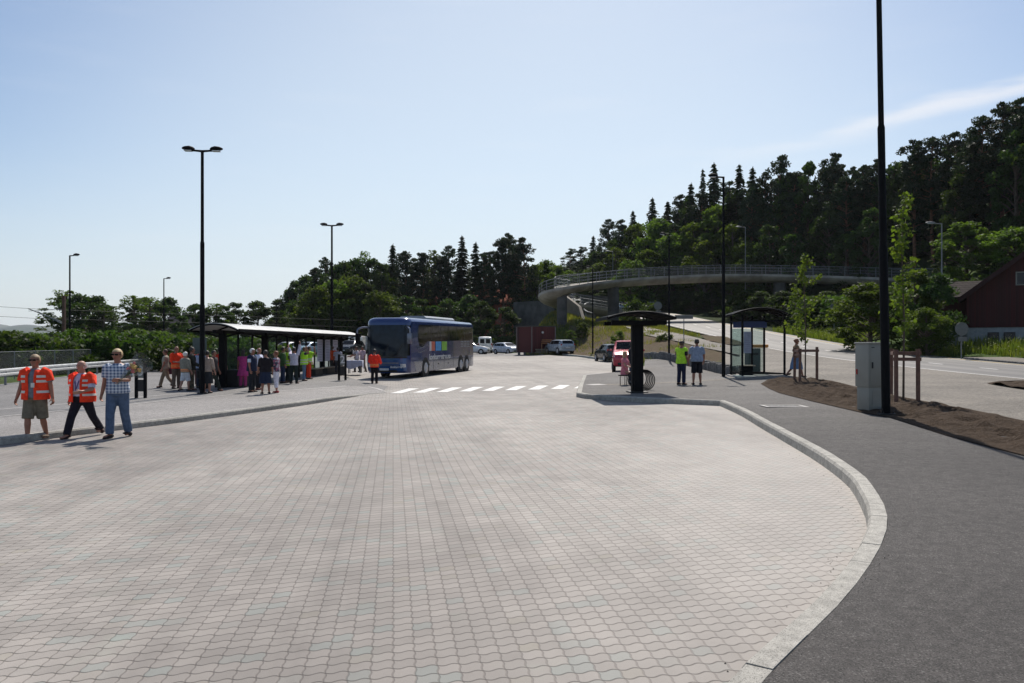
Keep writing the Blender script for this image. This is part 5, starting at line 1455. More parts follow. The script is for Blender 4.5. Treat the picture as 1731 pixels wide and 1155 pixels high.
def glass_shelter():
    c0 = PT(1243, 628, .12); c1 = PT(1318, 622, .12)
    D = 37.2; k = D / FPX
    base = AT(1281, D, .13)
    root = thing('bus_shelter', 'small glass bus shelter with black frame and blue band beside the road', 'bus shelter', base, R(-4))
    zt = CAMZ + (HY - 533) * k - base.z     # post tops
    xs = [(1243 - 1281) * k, (1318 - 1281) * k]
    ys = [-.75, .75]
    posts = [(xs[0] + .18, ys[0]), (xs[1], ys[0]), (xs[0] - .02, ys[1]), (xs[0] + .95, ys[1]), (xs[1] - .55, ys[1])]
    for x, y in posts:
        mb = MB(); mb.bbox((x, y, zt / 2), (.09, .09, zt), .01); mb.build('post', M['black'], root)
    for (xa, ya), (xb, yb) in ((posts[0], posts[1]), (posts[2], posts[4]), (posts[0], posts[2]), (posts[1], posts[4])):
        a, b = Vector((xa, ya, 0)), Vector((xb, yb, 0)); c = (a + b) / 2; d = b - a; an = math.atan2(d.y, d.x)
        for z in (.12, zt - .28):
            mb = MB(); mb.box((c.x, c.y, z), (d.length - .1, .05, .06), an); mb.build('rail', M['black'], root)
    for (xa, ya), (xb, yb) in ((posts[2], posts[3]), (posts[3], posts[4]), (posts[0], posts[2])):
        a, b = Vector((xa, ya, 0)), Vector((xb, yb, 0)); c = (a + b) / 2; d = b - a; an = math.atan2(d.y, d.x)
        mb = MB(); mb.box((c.x, c.y, 1.2), (d.length - .12, .014, 2.0), an); mb.build('glass_pane', M['pane'], root)
    mb = MB(); mb.box(((xs[0] + xs[1]) / 2 - .2, ys[1] - .09, zt - .42), (xs[1] - xs[0] - .5, .05, .30)); mb.build('name_band', mat('blue sign band', (.012, .03, .14), .4), root)
    mb = MB(); mb.box((xs[0] + .52, ys[0] + .5, 1.55), (.34, .03, 1.0)); tt = mb.build('timetable', mat('timetable blue grey', (.34, .36, .44), .5), root)
    mb = MB()
    for i in range(9): mb.box((xs[0] + .52, ys[0] + .483, 1.95 - i * .1), (.26, .004, .03))
    mb.build('timetable_lines', mat('timetable print', (.28, .27, .36), .7), tt)
    # arched roof with ribs
    x0, x1, rise = (1231 - 1281) * k, (1325 - 1281) * k, .34
    def rp(u, y, e=0): return ((x0 + x1) / 2 + u * (x1 - x0) / 2, y, zt + rise * (1 - u * u) * .9 + e - .02)
    mb = MB(); rows = [[rp(u / 8, y, .04) for u in range(-8, 9)] for y in (-1.05, 1.05)]; low = [[rp(u / 8, y, .03) for u in range(-8, 9)] for y in (-1.05, 1.05)]
    mb.loft([rows[0] + list(reversed(low[0])), rows[1] + list(reversed(low[1]))]); mb.build('roof_sheet', M['polyroof'], root, True, 40)
    for y in (-1.05, -.35, .35, 1.05):
        mb = MB(); mb.tube([rp(u / 8, y) for u in range(-8, 9)], .035, 8); mb.build('roof_arch', M['black'], root, True)
    for u in (-1, -.5, 0, .5, 1):
        q = rp(u, 0, -.01); mb = MB(); mb.box(q, (.05, 2.1, .05)); mb.build('roof_rib', M['black'], root)
    # floor slab
    mb = MB(); mb.bbox((.05, 0, -.05), (xs[1] - xs[0] + .5, 2.0, .12), .02); mb.build('floor_slab', M['flush'], root)
    mb = MB(); mb.bbox((xs[0] + .55, ys[0] + .95, .46), (.8, .36, .05), .015); b = mb.build('seat', M['wood'], root)
    mb = MB(); mb.box((xs[0] + .55, ys[0] + .95, .22), (.6, .06, .44)); mb.build('seat_leg', M['black'], b)
    # bin behind
    q = AT(1272, D + 2.6, .10); hgt = 1.30
    bn = thing('waste_bin', 'grey green waste bin with orange top seen through the glass shelter', 'bin', q, R(6))
    mb = MB(); mb.bbox((0, 0, .62), (.62, .55, 1.22), .03); mb.build('body', mat('bin green grey', (.055, .075, .065), .5), bn, True)
    mb = MB(); mb.bbox((.18, 0, 1.34), (1.05, .62, .16), .03); mb.build('lid', mat('bin orange', (.62, .25, .04), .5), bn, True)
    mb = MB(); mb.bbox((0, -.28, .95), (.4, .02, .12), .01); mb.build('slot', M['blackm'], bn)
    # rubble stones at the shelter's left foot
    for i, (px, py, s) in enumerate(((1248, 628, .30), (1260, 633, .38))):
        q = PT(px, py, .15); mb = MB(); mb.ellipsoid((0, 0, s * .4), (s, s * .7, s * .55), 9, 6)
        rr = random.Random(i); mb.v = [tuple(c + rr.uniform(-.05, .05) for c in v) for v in mb.v]
        o = mb.build('boulder', M['oldkerb'], None, True, 30); o.location = q; tag(o, ('smaller' if i == 0 else 'larger') + ' dark stone lying at the left foot of the glass shelter', 'stone')

def sign(label, px, D, top, r, kind='round', base=None):
    p = AT(px, D, .05); zt = CAMZ + (HY - top) * D / FPX - p.z
    root = thing('road_sign', label, 'road sign', p)
    mb = MB(); mb.tube([(0, 0, 0), (0, 0, zt)], .035, 10); mb.build('post', M['galv'], root, True)
    if kind == 'round':
        mb = MB(); mb.disc((0, -.05, zt - r), r, (0, 1, 0), .02, 28); mb.build('sign_plate', mat('sign back grey', (.12, .125, .12), .5, .2), root, True, 35)
        mb = MB(); mb.box((0, -.035, zt - r), (r * 1.2, .02, .05)); mb.build('clamp', M['galv'], root)
        mb = MB(); mb.bbox((.05, -.05, zt - 2 * r - .22), (r * 1.3, .02, .26), .01); mb.build('lower_plate', mat('sign back grey', (.12, .125, .12), .5, .2), root)
    else:
        mb = MB(); mb.bbox((0, -.05, zt - .15), (1.5, .03, .32), .01); mb.build('sign_plate', mat('sign back grey', (.12, .125, .12), .5, .2), root)

def stakes(label, pts, off, h, name='stake_frame'):
    ps = [PT(x, y, off) for x, y in pts]
    c = sum(ps, Vector()) / len(ps)
    root = thing(name, label, 'tree support', c)
    tops = []
    for p in ps:
        l = p - c; mb = MB(); mb.tube([(l.x, l.y, l.z - .1), (l.x + rnd.uniform(-.02, .02), l.y, l.z + h)], .055, 10); mb.build('stake', M['stake'], root, True); tops.append(Vector((l.x, l.y, l.z + h)))
    for i in range(len(tops)):
        a, b = tops[i], tops[(i + 1) % len(tops)]
        for dz in (-.10, -.26) if i == 0 else (-.12,):
            mb = MB(); d = b - a; m = (a + b) / 2; mb.bbox((m.x, m.y, m.z + dz), (d.length + .16, .04, .09), .008, math.atan2(d.y, d.x)); mb.build('crossbar', M['stake'], root)
    return c

def fence_and_rail():
    A = -.0
    gr = [PT(x, y, lambda X, Y: .13) for x, y in GUARD]
    line = resample([Vector((p.x, p.y, 0)) for p in crom(gr, 5)], 2.0)
    root = thing('guard_rail', 'pale metal guard rail running along the far left edge of the busway', 'guard rail', (line[0].x, line[0].y, H(line[0].x, line[0].y)))
    base = root.location.copy()
    loc = [Vector((p.x, p.y, H(p.x, p.y) + .12)) - base for p in line]
    prof = [(0, -.16), (.03, -.12), (.03, -.05), (-.03, -.02), (-.03, .02), (.03, .05), (.03, .12), (0, .16)]
    mb = MB(); rings = []
    for i, p in enumerate(loc):
        d = (loc[min(i + 1, len(loc) - 1)] - loc[max(i - 1, 0)]).normalized(); n = Vector((d.y, -d.x, 0))
        rings.append([p + n * (a + .05) + Vector((0, 0, .58 + b)) for a, b in prof])
    mb.loft(rings, False, False); mb.build('rail_beam', mat('bright galvanised', (.62, .62, .61), .45, .2), root, True, 30)
    n = 0
    for p in loc[::2]:
        mb = MB(); mb.box((p.x, p.y, p.z + .33), (.08, .06, .72)); mb.build('post', M['galv'], root); n += 1
        if n > 90: break
    # wire fence behind
    fl = [Vector((p.x, p.y, 0)) + Vector((-3.2, .9, 0)) for p in line]
    fl = resample(fl, 2.5)
    root = thing('wire_fence', 'tall wire mesh fence behind the left guard rail', 'fence', (fl[0].x, fl[0].y, H(fl[0].x, fl[0].y)))
    base = root.location.copy(); loc = [Vector((p.x, p.y, H(p.x, p.y))) - base for p in fl]
    for p in loc[:80]:
        mb = MB(); mb.tube([(p.x, p.y, p.z), (p.x, p.y, p.z + 1.52)], .03, 8); mb.build('post', M['galv'], root)
    t = NT('wire mesh'); sp = t.n('ShaderNodeSeparateXYZ'); t.link(t.obj(), sp.inputs[0])
    f = lambda v, per, w: t.math('LESS_THAN', t.math('FRACT', t.math('DIVIDE', v, per)), w)
    hyp = t.math('ADD', sp.outputs[1], t.math('MULTIPLY', sp.outputs[0], -.15))
    k = t.math('MAXIMUM', f(t.math('ADD', hyp, sp.outputs[2]), .06, .11), f(t.math('SUBTRACT', hyp, sp.outputs[2]), .06, .11))
    tr = t.n('ShaderNodeBsdfTransparent'); pr = t.principled((.28, .29, .29), .5, .3); mx = t.n('ShaderNodeMixShader')
    t.link(k, mx.inputs[0]); t.link(tr.outputs[0], mx.inputs[1]); t.link(pr, mx.inputs[2]); wm = t.done(mx.outputs[0])
    mb = MB(); mb.loft([[p + Vector((0, 0, .05)) for p in loc], [p + Vector((0, 0, 1.47)) for p in loc]], False, False); mb.build('wire_mesh', wm, root)
    mb = MB(); mb.tube([p + Vector((0, 0, 1.49)) for p in loc], .018, 6); mb.build('top_wire', M['galv'], root)
    # railway mast with bracket and wires
    D = 72; p = AT(108, D); zt = CAMZ + (HY - 500) * D / FPX - p.z
    root = thing('railway_mast', 'red brown railway mast with slanting bracket and overhead wires among the left trees', 'mast', p)
    mb = MB(); mb.box((0, 0, zt / 2), (.24, .24, zt)); mb.build('pole', mat('rusty mast', (.10, .045, .03), .7, 0, .25, 4), root)
    k = D / FPX
    mb = MB(); mb.tube([((60 - 108) * k + .2, 0, CAMZ + (HY - 527) * k - p.z), (-.1, 0, CAMZ + (HY - 548) * k - p.z)], .05, 6); mb.tube([((48 - 108) * k, 0, CAMZ + (HY - 522) * k - p.z), (-.1, 0, CAMZ + (HY - 545) * k - p.z)], .045, 6)
    mb.tube([((48 - 108) * k, 0, CAMZ + (HY - 526) * k - p.z), (-.1, 0, CAMZ + (HY - 523) * k - p.z)], .02, 5); mb.build('bracket', M['galv'], root)
    mb = MB()
    for yy, y2 in ((522, 523), (538, 556)):
        z = CAMZ + (HY - yy) * k - p.z; mb.tube([((-150 - 108) * k, -12, z + .6), ((52 - 108) * k, 0, z), (20, 34, z)], .016, 5)
    mb.build('wire', M['blackm'], root)

def table():
    p = PT(600, 631, lambda X, Y: raise_l(X, Y)); k = p.y / FPX
    root = thing('table', 'folding table under a hanging white cloth beside the coach', 'table', p, R(3))
    w = 25 * k
    for sx in (-1, 1):
        for sy in (-1, 1):
            mb = MB(); mb.box((sx * (w / 2 - .1), sy * .28, .36), (.05, .05, .72)); mb.build('leg', M['galv'], root)
    mb = MB(); mb.bbox((0, 0, .74), (w, .7, .04), .01); mb.build('tabletop', M['wood'], root)
    o = MB(); rings = []
    for z, e in ((.772, -.2), (.772, 0), (.76, .012), (.55, .02), (.36, .03)):
        rings.append([])
        for i in range(40):
            a = 2 * PI * i / 40; x = max(-1, min(1, math.cos(a) * 1.5)); y = max(-1, min(1, math.sin(a) * 1.5)); r = .02 * math.sin(i * 1.7) * (e > .01)
            rings[-1].append((x * (w / 2 + e + r), y * (.35 + e + r), z - (.1 * math.sin(i * .5) if z < .5 else 0)))
    o.loft(rings, True, False); o.add(rings[0], [tuple(range(40))])
    c = o.build('tablecloth', mat('white cloth', (.55, .58, .74), .85), None, True, 60); c.location = p; c.rotation_euler = (0, 0, R(3))
    tag(c, 'white cloth hanging over the folding table beside the coach', 'tablecloth')

# ------------------------------------------------------------------ bridge and buildings
def bridge():
    key = [ray(a, b, D) for a, b, D in ((1760, 474, 84), (1640, 473, 92), (1500, 469.5, 100), (1380, 465.5, 106), (1230, 463, 108), (1100, 468, 106), (1020, 475.5, 101), (965, 483.5, 95.5))]
    key += [Vector(v) for v in ((4.9, 95.6, 8.75), (3.7, 98.2, 8.55), (3.3, 101.4, 8.3), (3.9, 104.8, 8.05), (5.8, 107.8, 7.75), (8.8, 109.8, 7.4), (12.6, 110.8, 6.9), (17, 111.6, 6.3))]
    edge = resample(crom(key, 8), 1.0)
    root = thing('footbridge', 'curved concrete footbridge with metal railing crossing the road', 'bridge', (edge[0].x, edge[0].y, 0))
    base = root.location.copy(); N = len(edge)
    # the curve turns to the right of travel; edge is its outer (near) side
    fr = []
    for i, p in enumerate(edge):
        d = edge[min(i + 1, N - 1)] - edge[max(i - 1, 0)]; d.z = 0; d.normalize(); fr.append((p - base, Vector((d.y, -d.x, 0))))
    Wd = 3.2
    prof = [(0, 0), (0, -.30), (.18, -.52), (.55, -.80), (1.1, -1.0), (1.6, -1.05), (2.1, -1.0), (2.65, -.80), (3.02, -.52), (3.2, -.30), (3.2, 0), (2.95, -.10), (.25, -.10)]
    mb = MB(); mb.loft([[p + n * a + Vector((0, 0, b)) for a, b in prof] for p, n in fr]); mb.build('deck', M['concrete'], root, True, 35)
    for w0, nm in ((.12, 'outer'), (Wd - .12, 'inner')):
        rails = []
        mb = MB()
        for z, r in ((1.20, .035), (.78, .018), (.42, .018)):
            mb.tube([p + n * w0 + Vector((0, 0, z)) for p, n in fr], r, 6)
        rl = mb.build('railing', M['galv'], root, True)
        for i in range(0, N, 2):
            p, n = fr[i]; q = p + n * w0; mb = MB(); mb.box((q.x, q.y, q.z + .6), (.05, .05, 1.22), math.atan2(n.y, n.x)); mb.build('railing_post', M['galv'], rl)
            if i > 2 * 95: break
        t = _mc.get('railing mesh')
        if t is None:
            t = glass_mat('railing mesh', (.88, .90, .90), .12, .5)
        mb = MB(); mb.loft([[p + n * w0 + Vector((0, 0, .1)) for p, n in fr], [p + n * w0 + Vector((0, 0, 1.15)) for p, n in fr]], False, False); mb.build('railing_infill', t, rl)
    def pier(i, w, th, m):
        p, n = fr[i]; q = p + n * Wd / 2; X, Y = q.x + base.x, q.y + base.y; z0 = H(X, Y) - .5
        mb = MB(); rr = [[(q.x + math.cos(2 * PI * k / 20) * w, q.y + math.sin(2 * PI * k / 20) * th, z) for k in range(20)] for z in (z0, q.z - 1.02)]
        mb.loft(rr); mb.build('pier', m, root, True, 50)
    def near(px):
        best = min(range(N), key=lambda i: (abs(CX + FPX * edge[i].x / edge[i].y - px) + (0 if i < N * .7 else 100)))
        return best
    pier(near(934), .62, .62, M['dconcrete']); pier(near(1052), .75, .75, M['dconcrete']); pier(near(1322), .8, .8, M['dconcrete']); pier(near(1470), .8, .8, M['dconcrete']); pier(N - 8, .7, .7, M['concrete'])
    # abutment wing wall on the right hillside is hidden by trees; ramp walls on the left
    def wall(label, pts, hgt, m, th=.4):
        ps = [ray(a, b, D) for a, b, D in pts]
        mb = MB(); top = [p for p in ps]; rings = []
        for i, p in enumerate(ps):
            d = ps[min(i + 1, len(ps) - 1)] - ps[max(i - 1, 0)]; n = Vector((-d.y, d.x, 0)).normalized() * th
            zb = H(p.x, p.y) - .6
            rings.append([(p.x, p.y, zb), (p.x, p.y, p.z), (p.x + n.x, p.y + n.y, p.z), (p.x + n.x, p.y + n.y, zb)])
        mb.loft(rings); tag(mb.build('retaining_wall', m), label, 'retaining wall')
    wall('long grey concrete retaining wall behind the trees left of the bridge bend', [(868, 511, 120), (905, 509, 117), (937, 508, 113)], 3, M['dconcrete'])
    wall('sloping pale concrete ramp wall under the bridge bend', [(955, 500, 104), (978, 518, 102), (984, 540, 100)], 3, M['concrete'])
    wall('tall concrete ramp wall between the bridge piers', [(986, 498, 114), (1010, 500, 116), (1032, 502, 118)], 3, M['dconcrete'])
    # small curved guard rail at the ramp
    pts = crom([ray(a, b, D) for a, b, D in ((1006, 513, 112), (992, 513, 110), (986, 519, 108), (990, 526, 105), (1002, 530, 103))], 6)
    r = thing('curved_rail', 'short curved pale guard rail under the bridge bend', 'guard rail', pts[0])
    mb = MB(); mb.tube([p - pts[0] for p in pts], .12, 8); mb.build('rail_beam', M['galv'], r, True)
    for p in pts[::6]:
        q = p - pts[0]; mb = MB(); z = H(p.x, p.y) - p.z - .2; mb.box((q.x, q.y, q.z + z / 2), (.1, .1, abs(z))); mb.build('post', M['galv'], r)

def gable(root, cx, cy, w, d, hw, hr, wallm, roofm, over=.4, trim=None, roofname='roof'):
    """gable house in local space, ridge along y, gable to the front"""
    mb = MB(); x, y = w / 2, d / 2
    mb.loft([[(cx - x, cy + s * y, 0), (cx + x, cy + s * y, 0), (cx + x, cy + s * y, hw), (cx, cy + s * y, hr), (cx - x, cy + s * y, hw)] for s in (-1, 1)])
    mb.build('wall', wallm, root)
    for s in (-1, 1):
        sl = (hr - hw) / x; e = over
        mb = MB(); a = (cx + s * (x + e), hw - sl * e + .04); b = (cx, hr + .04)
        mb.loft([[(a[0], cy + t * (y + over), a[1]), (b[0], cy + t * (y + over), b[1]), (b[0], cy + t * (y + over), b[1] + .16), (a[0], cy + t * (y + over), a[1] + .16)] for t in (-1, 1)])
        mb.build(roofname, roofm, root)

def tile_mat(name, a, b):
    t = NT(name); sp = t.n('ShaderNodeSeparateXYZ'); t.link(t.obj(), sp.inputs[0])
    br = t.n('ShaderNodeTexBrick'); br.inputs['Scale'].default_value = 1; br.inputs['Brick Width'].default_value = .34; br.inputs['Row Height'].default_value = .2; br.inputs['Mortar Size'].default_value = .025
    cm = t.n('ShaderNodeCombineXYZ'); t.link(t.math('ADD', sp.outputs[0], sp.outputs[1]), cm.inputs[0]); t.link(sp.outputs[2], cm.inputs[1]); t.link(cm.outputs[0], br.inputs['Vector'])
    br.inputs['Color1'].default_value = (*a, 1); br.inputs['Color2'].default_value = (*b, 1); br.inputs['Mortar'].default_value = (*[x * .35 for x in a], 1)
    return t.done(t.principled(br.outputs[0], .9, 0, t.bump(br.outputs['Fac'], -.5, .03), .08))

def plank_mat(name, c, per=.15):
    t = NT(name); sp = t.n('ShaderNodeSeparateXYZ'); t.link(t.obj(), sp.inputs[0])
    v = t.math('DIVIDE', t.math('ADD', sp.outputs[0], sp.outputs[1]), per); f = t.math('FRACT', v)
    g = t.ramp(t.math('MINIMUM', f, t.math('SUBTRACT', 1.0, f)), .0, .10)
    wn = t.n('ShaderNodeTexWhiteNoise', noise_dimensions='1D'); t.link(t.math('FLOOR', v), wn.inputs['W'])
    cc = t.mix(wn.outputs[0], [x * .75 for x in c], [x * 1.15 for x in c]); cc = t.mix(g, [x * .3 for x in c], cc)
    return t.done(t.principled(cc, .8, 0, t.bump(g, .5, .02)))

def buildings():
    # red barn on the right
    D = 56; k = D / FPX * 1.12
    p = AT(1700, D); p.z = H(p.x - 3, D)
    root = thing('red_barn', 'dark red wooden barn with white foundation and tiled lower wing beside the road', 'barn', p, R(-35))
    red = plank_mat('red barn boards', (.046, .0045, .0035)); tile = tile_mat('brown roof tiles', (.038, .029, .026), (.058, .046, .041))
    zz = lambda y: CAMZ + (HY - y) * D / FPX - p.z
    fb = .5
    # main volume: gable towards us, left eaves at px 1648
    xL = (1648 - 1700) * k; wM = 9.0; cx = xL + wM / 2
    hf = zz(553); he = zz(500); hr = he + wM / 2 * .78
    mb = MB(); mb.box((cx, 4.5, hf / 2 - .4), (wM - .1, 9 - .1, hf + .8)); mb.build('foundation', mat('whitewashed foundation', (.25, .27, .28), .8), root)
    mb = MB(); y = 4.5
    mb.loft([[(cx - wM / 2, 4.5 + s * y, hf - .02), (cx + wM / 2, 4.5 + s * y, hf - .02), (cx + wM / 2, 4.5 + s * y, he), (cx, 4.5 + s * y, hr), (cx - wM / 2, 4.5 + s * y, he)] for s in (-1, 1)]); mb.build('wall', red, root)
    for s in (-1, 1):
        e = .5; sl = .78; a = (cx + s * (wM / 2 + e), he - sl * e + .05)
        mb = MB(); mb.loft([[(a[0], yy, a[1]), (cx, yy, hr + .05), (cx, yy, hr + .25), (a[0], yy, a[1] + .2)] for yy in (-.5, 9.5)]); mb.build('roof', tile, root)
        mb = MB(); mb.loft([[(a[0], yy, a[1] - .16), (cx, yy, hr - .12), (cx, yy, hr + .26), (a[0], yy, a[1] + .21)] for yy in (-.56, -.503)]); mb.build('barge_board', mat('dark red board', (.028, .005, .004), .8), root)
    for px0, px1 in ((1674, 1677), (1678, 1700), (1702, 1706)):
        pass
    for px in (1684, 1705):
        mb = MB(); mb.bbox(((px - 1700) * k, -.03, hf * .48), (.7, .06, hf * .62), .01); f = mb.build('window_frame', M['blackm'], root)
        mb = MB(); mb.box(((px - 1700) * k, -.065, hf * .48), (.56, .01, hf * .5)); mb.build('pane', M['blueglass'], f)
    px = 1722; mb = MB(); mb.bbox(((px - 1700) * k, -.03, zz(472)), (.86, .06, .95), .01); f = mb.build('window_frame', mat('grey window board', (.20, .20, .18), .7), root)
    mb = MB(); mb.box(((px - 1700) * k, -.065, zz(472)), (.70, .01, .8)); mb.build('pane', M['blueglass'], f)
    # lower wing on the left, eaves towards us
    xa, xb = (1606 - 1700) * k, xL + 1.6
    yb = 2.0
    h1, h2 = zz(497), zz(470)
    mb = MB(); mb.box(((xa + xb) / 2, yb + 2.5, hf / 2 - .4), (xb - xa - .2, 4.9, hf + .8)); mb.build('foundation', mat('whitewashed foundation', (.25, .27, .28), .8), root)
    mb = MB(); mb.loft([[(x, yb, hf - .02), (x, yb, h1), (x, yb + 2.5, h2), (x, yb + 5, h1), (x, yb + 5, hf - .02)] for x in (xa + .1, xb)]); mb.build('wall', red, root)
    for s in (0, 1):
        ya = yb - .45 if s == 0 else yb + 5.45; zz0 = h1 - (h2 - h1) / 2.5 * .45
        mb = MB(); mb.loft([[(x, ya, zz0 + .05), (x, yb + 2.5, h2 + .05), (x, yb + 2.5, h2 + .2), (x, ya, zz0 + .18)] for x in (xa - .2, xb)]); mb.build('roof', tile, root)
    # red shed at the plaza end
    p = PT(899, 600, 0); p.z = H(p.x, p.y)
    root = thing('red_shed', 'boxy red brown shed with pale corner boards under the bridge bend', 'shed', p, 0)
    sh = plank_mat('red shed boards', (.095, .018, .017), .4); k = p.y / FPX; hh = 47.5 * k
    ux = Vector((-.80, .58, 0)).normalized(); uy = Vector((.86, .50, 0)).normalized()
    lw, rw = 26 * k / abs(ux.x) * .98, 38 * k / abs(uy.x) * 1.08
    a, b, c, d = Vector((0, 0, 0)), ux * lw, ux * lw + uy * rw, uy * rw
    mb = MB(); mb.loft([[v + Vector((0, 0, z)) for v in (a, b, c, d)] for z in (.25, hh)]); mb.build('wall', sh, root)
    g = .06; ctr = (a + c) / 2
    mb = MB(); mb.loft([[ctr + (v - ctr) * 1.04 + Vector((0, 0, z)) for v in (a, b, c, d)] for z in (hh + .002, hh + .12)]); mb.build('roof', mat('shed roof felt', (.06, .055, .05), .8), root)
    for v in (a, b, d):
        mb = MB(); mb.box((v.x, v.y - .02, hh / 2 + .1), (.12, .12, hh - .2)); mb.build('corner_board', mat('pale corner board', (.15, .12, .11), .7), root)
    for v in (a + (b - a) * .1, a + (b - a) * .5, a + (b - a) * .9, a + (d - a) * .3, a + (d - a) * .7):
        mb = MB(); q = v + (ctr - v) * .05; mb.box((q.x, q.y, .1), (.3, .3, .34)); mb.build('support_block', M['dconcrete'], root)
    q = a + (d - a) * .45 + Vector((.02, -.04, hh * .80)); mb = MB(); mb.disc(q, .13, (.5, -.86, 0), .05, 16); mb.build('wall_lamp', M['plate'], root)
    q = PT(921, 600, 0); q.y += 1.2
    for i, (hz_, c_, lb) in enumerate(((.35, (.22, .18, .13), 'pile of grey planks lying between the red shed and the silver car'), (1.55, (.26, .11, .04), 'orange brown stacked boards above the planks beside the red shed'))):
        mb = MB()
        for j in range(3): mb.bbox((rnd.uniform(-.1, .1), 0, j * .18 + (0 if i == 0 else 1.05)), (2.0 if i == 0 else 1.1, .7, .10), .01)
        if i == 1:
            for s in (-1, 1): mb.box((s * .5, 0, .5), (.08, .6, 1.0))
        o = mb.build('board_stack', mat('boards %d' % i, c_, .8, 0, .25, 5), None); o.location = (q.x + (0 if i == 0 else .2), q.y, H(q.x, q.y) + .06); tag(o, lb, 'boards')
    # houses
    for px, D, y0, y1, w, d, wallc, roofc, lb, rz in ((309, 118, 562, 536, 3.6, 5.0, (.15, .13, .12), (.10, .09, .09), 'small grey roofed house among the trees left of the long shelter', 78),
                                                     (836, 141, 512, 488, 6.5, 6.0, (.45, .10, .07), (.55, .22, .16), 'red house with pale red roof glimpsed between the tall pines', 82),
                                                     (742, 146, 512, 496, 3.6, 4.0, (.36, .07, .05), (.50, .16, .12), 'small red house glimpsed left of the tallest spruce behind the coach', 82)):
        k = D / FPX; p = AT(px, D); e = CAMZ + (HY - y0) * k - p.z; r = CAMZ + (HY - y1) * k - p.z
        root = thing('house', lb, 'house', p, R(rz))
        gable(root, 0, 0, d, w, max(1.5, e), max(2.5, r), plank_mat('house wall %d' % px, wallc), tile_mat('house roof %d' % px, roofc, [x * 1.2 for x in roofc]))
        for s in (-1, 1):
            mb = MB(); mb.bbox((-d / 2 - .03, s * w * .25, max(1.2, e) * .75), (.06, .9, .9), .01); f = mb.build('window_frame', M['plate'], root)
            mb = MB(); mb.box((-d / 2 - .07, s * w * .25, max(1.2, e) * .75), (.01, .7, .7)); mb.build('pane', M['winglass'], f)
        mb = MB(); mb.box((.4, 0, max(2.5, r) + .2), (.5, .5, .9)); mb.build('chimney', M['dconcrete'], root)
# ------------------------------------------------------------------ vegetation
def quad(mb, c, a, b, bend=0.0):
    """a leaf spray: two triangles' worth of ragged blade"""
    c = Vector(c); n = a.cross(b) * bend
    mb.add([c - a - b * .35, c - a * .15 - b + n, c + a + b * .1, c + a * .2 + b, c - a * .6 + b * .7 - n], [(0, 1, 2, 3, 4)])

def rvec(r):
    while True:
        v = Vector((r.uniform(-1, 1), r.uniform(-1, 1), r.uniform(-1, 1)))
        if .05 < v.length < 1: return v.normalized()

def tree_proto(name, crown, trunk, leafm, barkm):
    e = bpy.data.objects.new(name, None); COL.objects.link(e)
    c = crown.build('crown', leafm, e); t = trunk.build('trunk', barkm, e, True, 60)
    return e

def spruce(seed, h=16.0, R0=3.1, low=.06, thin=1.25):
    r = random.Random(seed); cr, tr = MB(), MB()
    tr.tube([(0, 0, -.6), (0, 0, h * .5), (0, 0, h * .985)], [.20, .12, .015], 8)
    z = h * low
    while z < h * .985:
        f = (z / h - low) / (1 - low); rad = R0 * (1 - f) ** .62 * r.uniform(.62, 1.12) + .06
        n = max(4, int((6 + 3.5 * (1 - f)) * thin)); a0 = r.uniform(0, 6.28)
        for k in range(n):
            a = a0 + 2 * PI * k / n + r.uniform(-.3, .3); L = rad * r.uniform(.6, 1.1); d = Vector((math.cos(a), math.sin(a), 0)); sd = Vector((-d.y, d.x, 0))
            s = .12 * L
            while s < L:
                t = s / L; wdt = (.40 * (1 - t) + .13) * min(1, .5 + L / 2.5)
                c = d * s + Vector((0, 0, z - .34 * s * t - .02 * s + .12 * s * max(0, t - .7)))
                for q in (1, -1):
                    quad(cr, c + sd * q * wdt * .5 + Vector((0, 0, r.uniform(-.1, .05))), (d * .75 + sd * q * .7 + Vector((0, 0, r.uniform(-.45, .0)))) * .36 * r.uniform(.7, 1.3), (sd * q * .5 - d * .3 + Vector((0, 0, r.uniform(-.7, .3)))) * .25 * r.uniform(.7, 1.2))
                s += .30
        z += .46 * (1 - .35 * f) * r.uniform(.75, 1.25)
    for k in range(8): quad(cr, (r.uniform(-.06, .06), r.uniform(-.06, .06), h - k * .12), Vector((.05, 0, .18)), Vector((.0, .08, .05)))
    return tree_proto('spruce_tree', cr, tr, M['spruce'], M['trunk'])

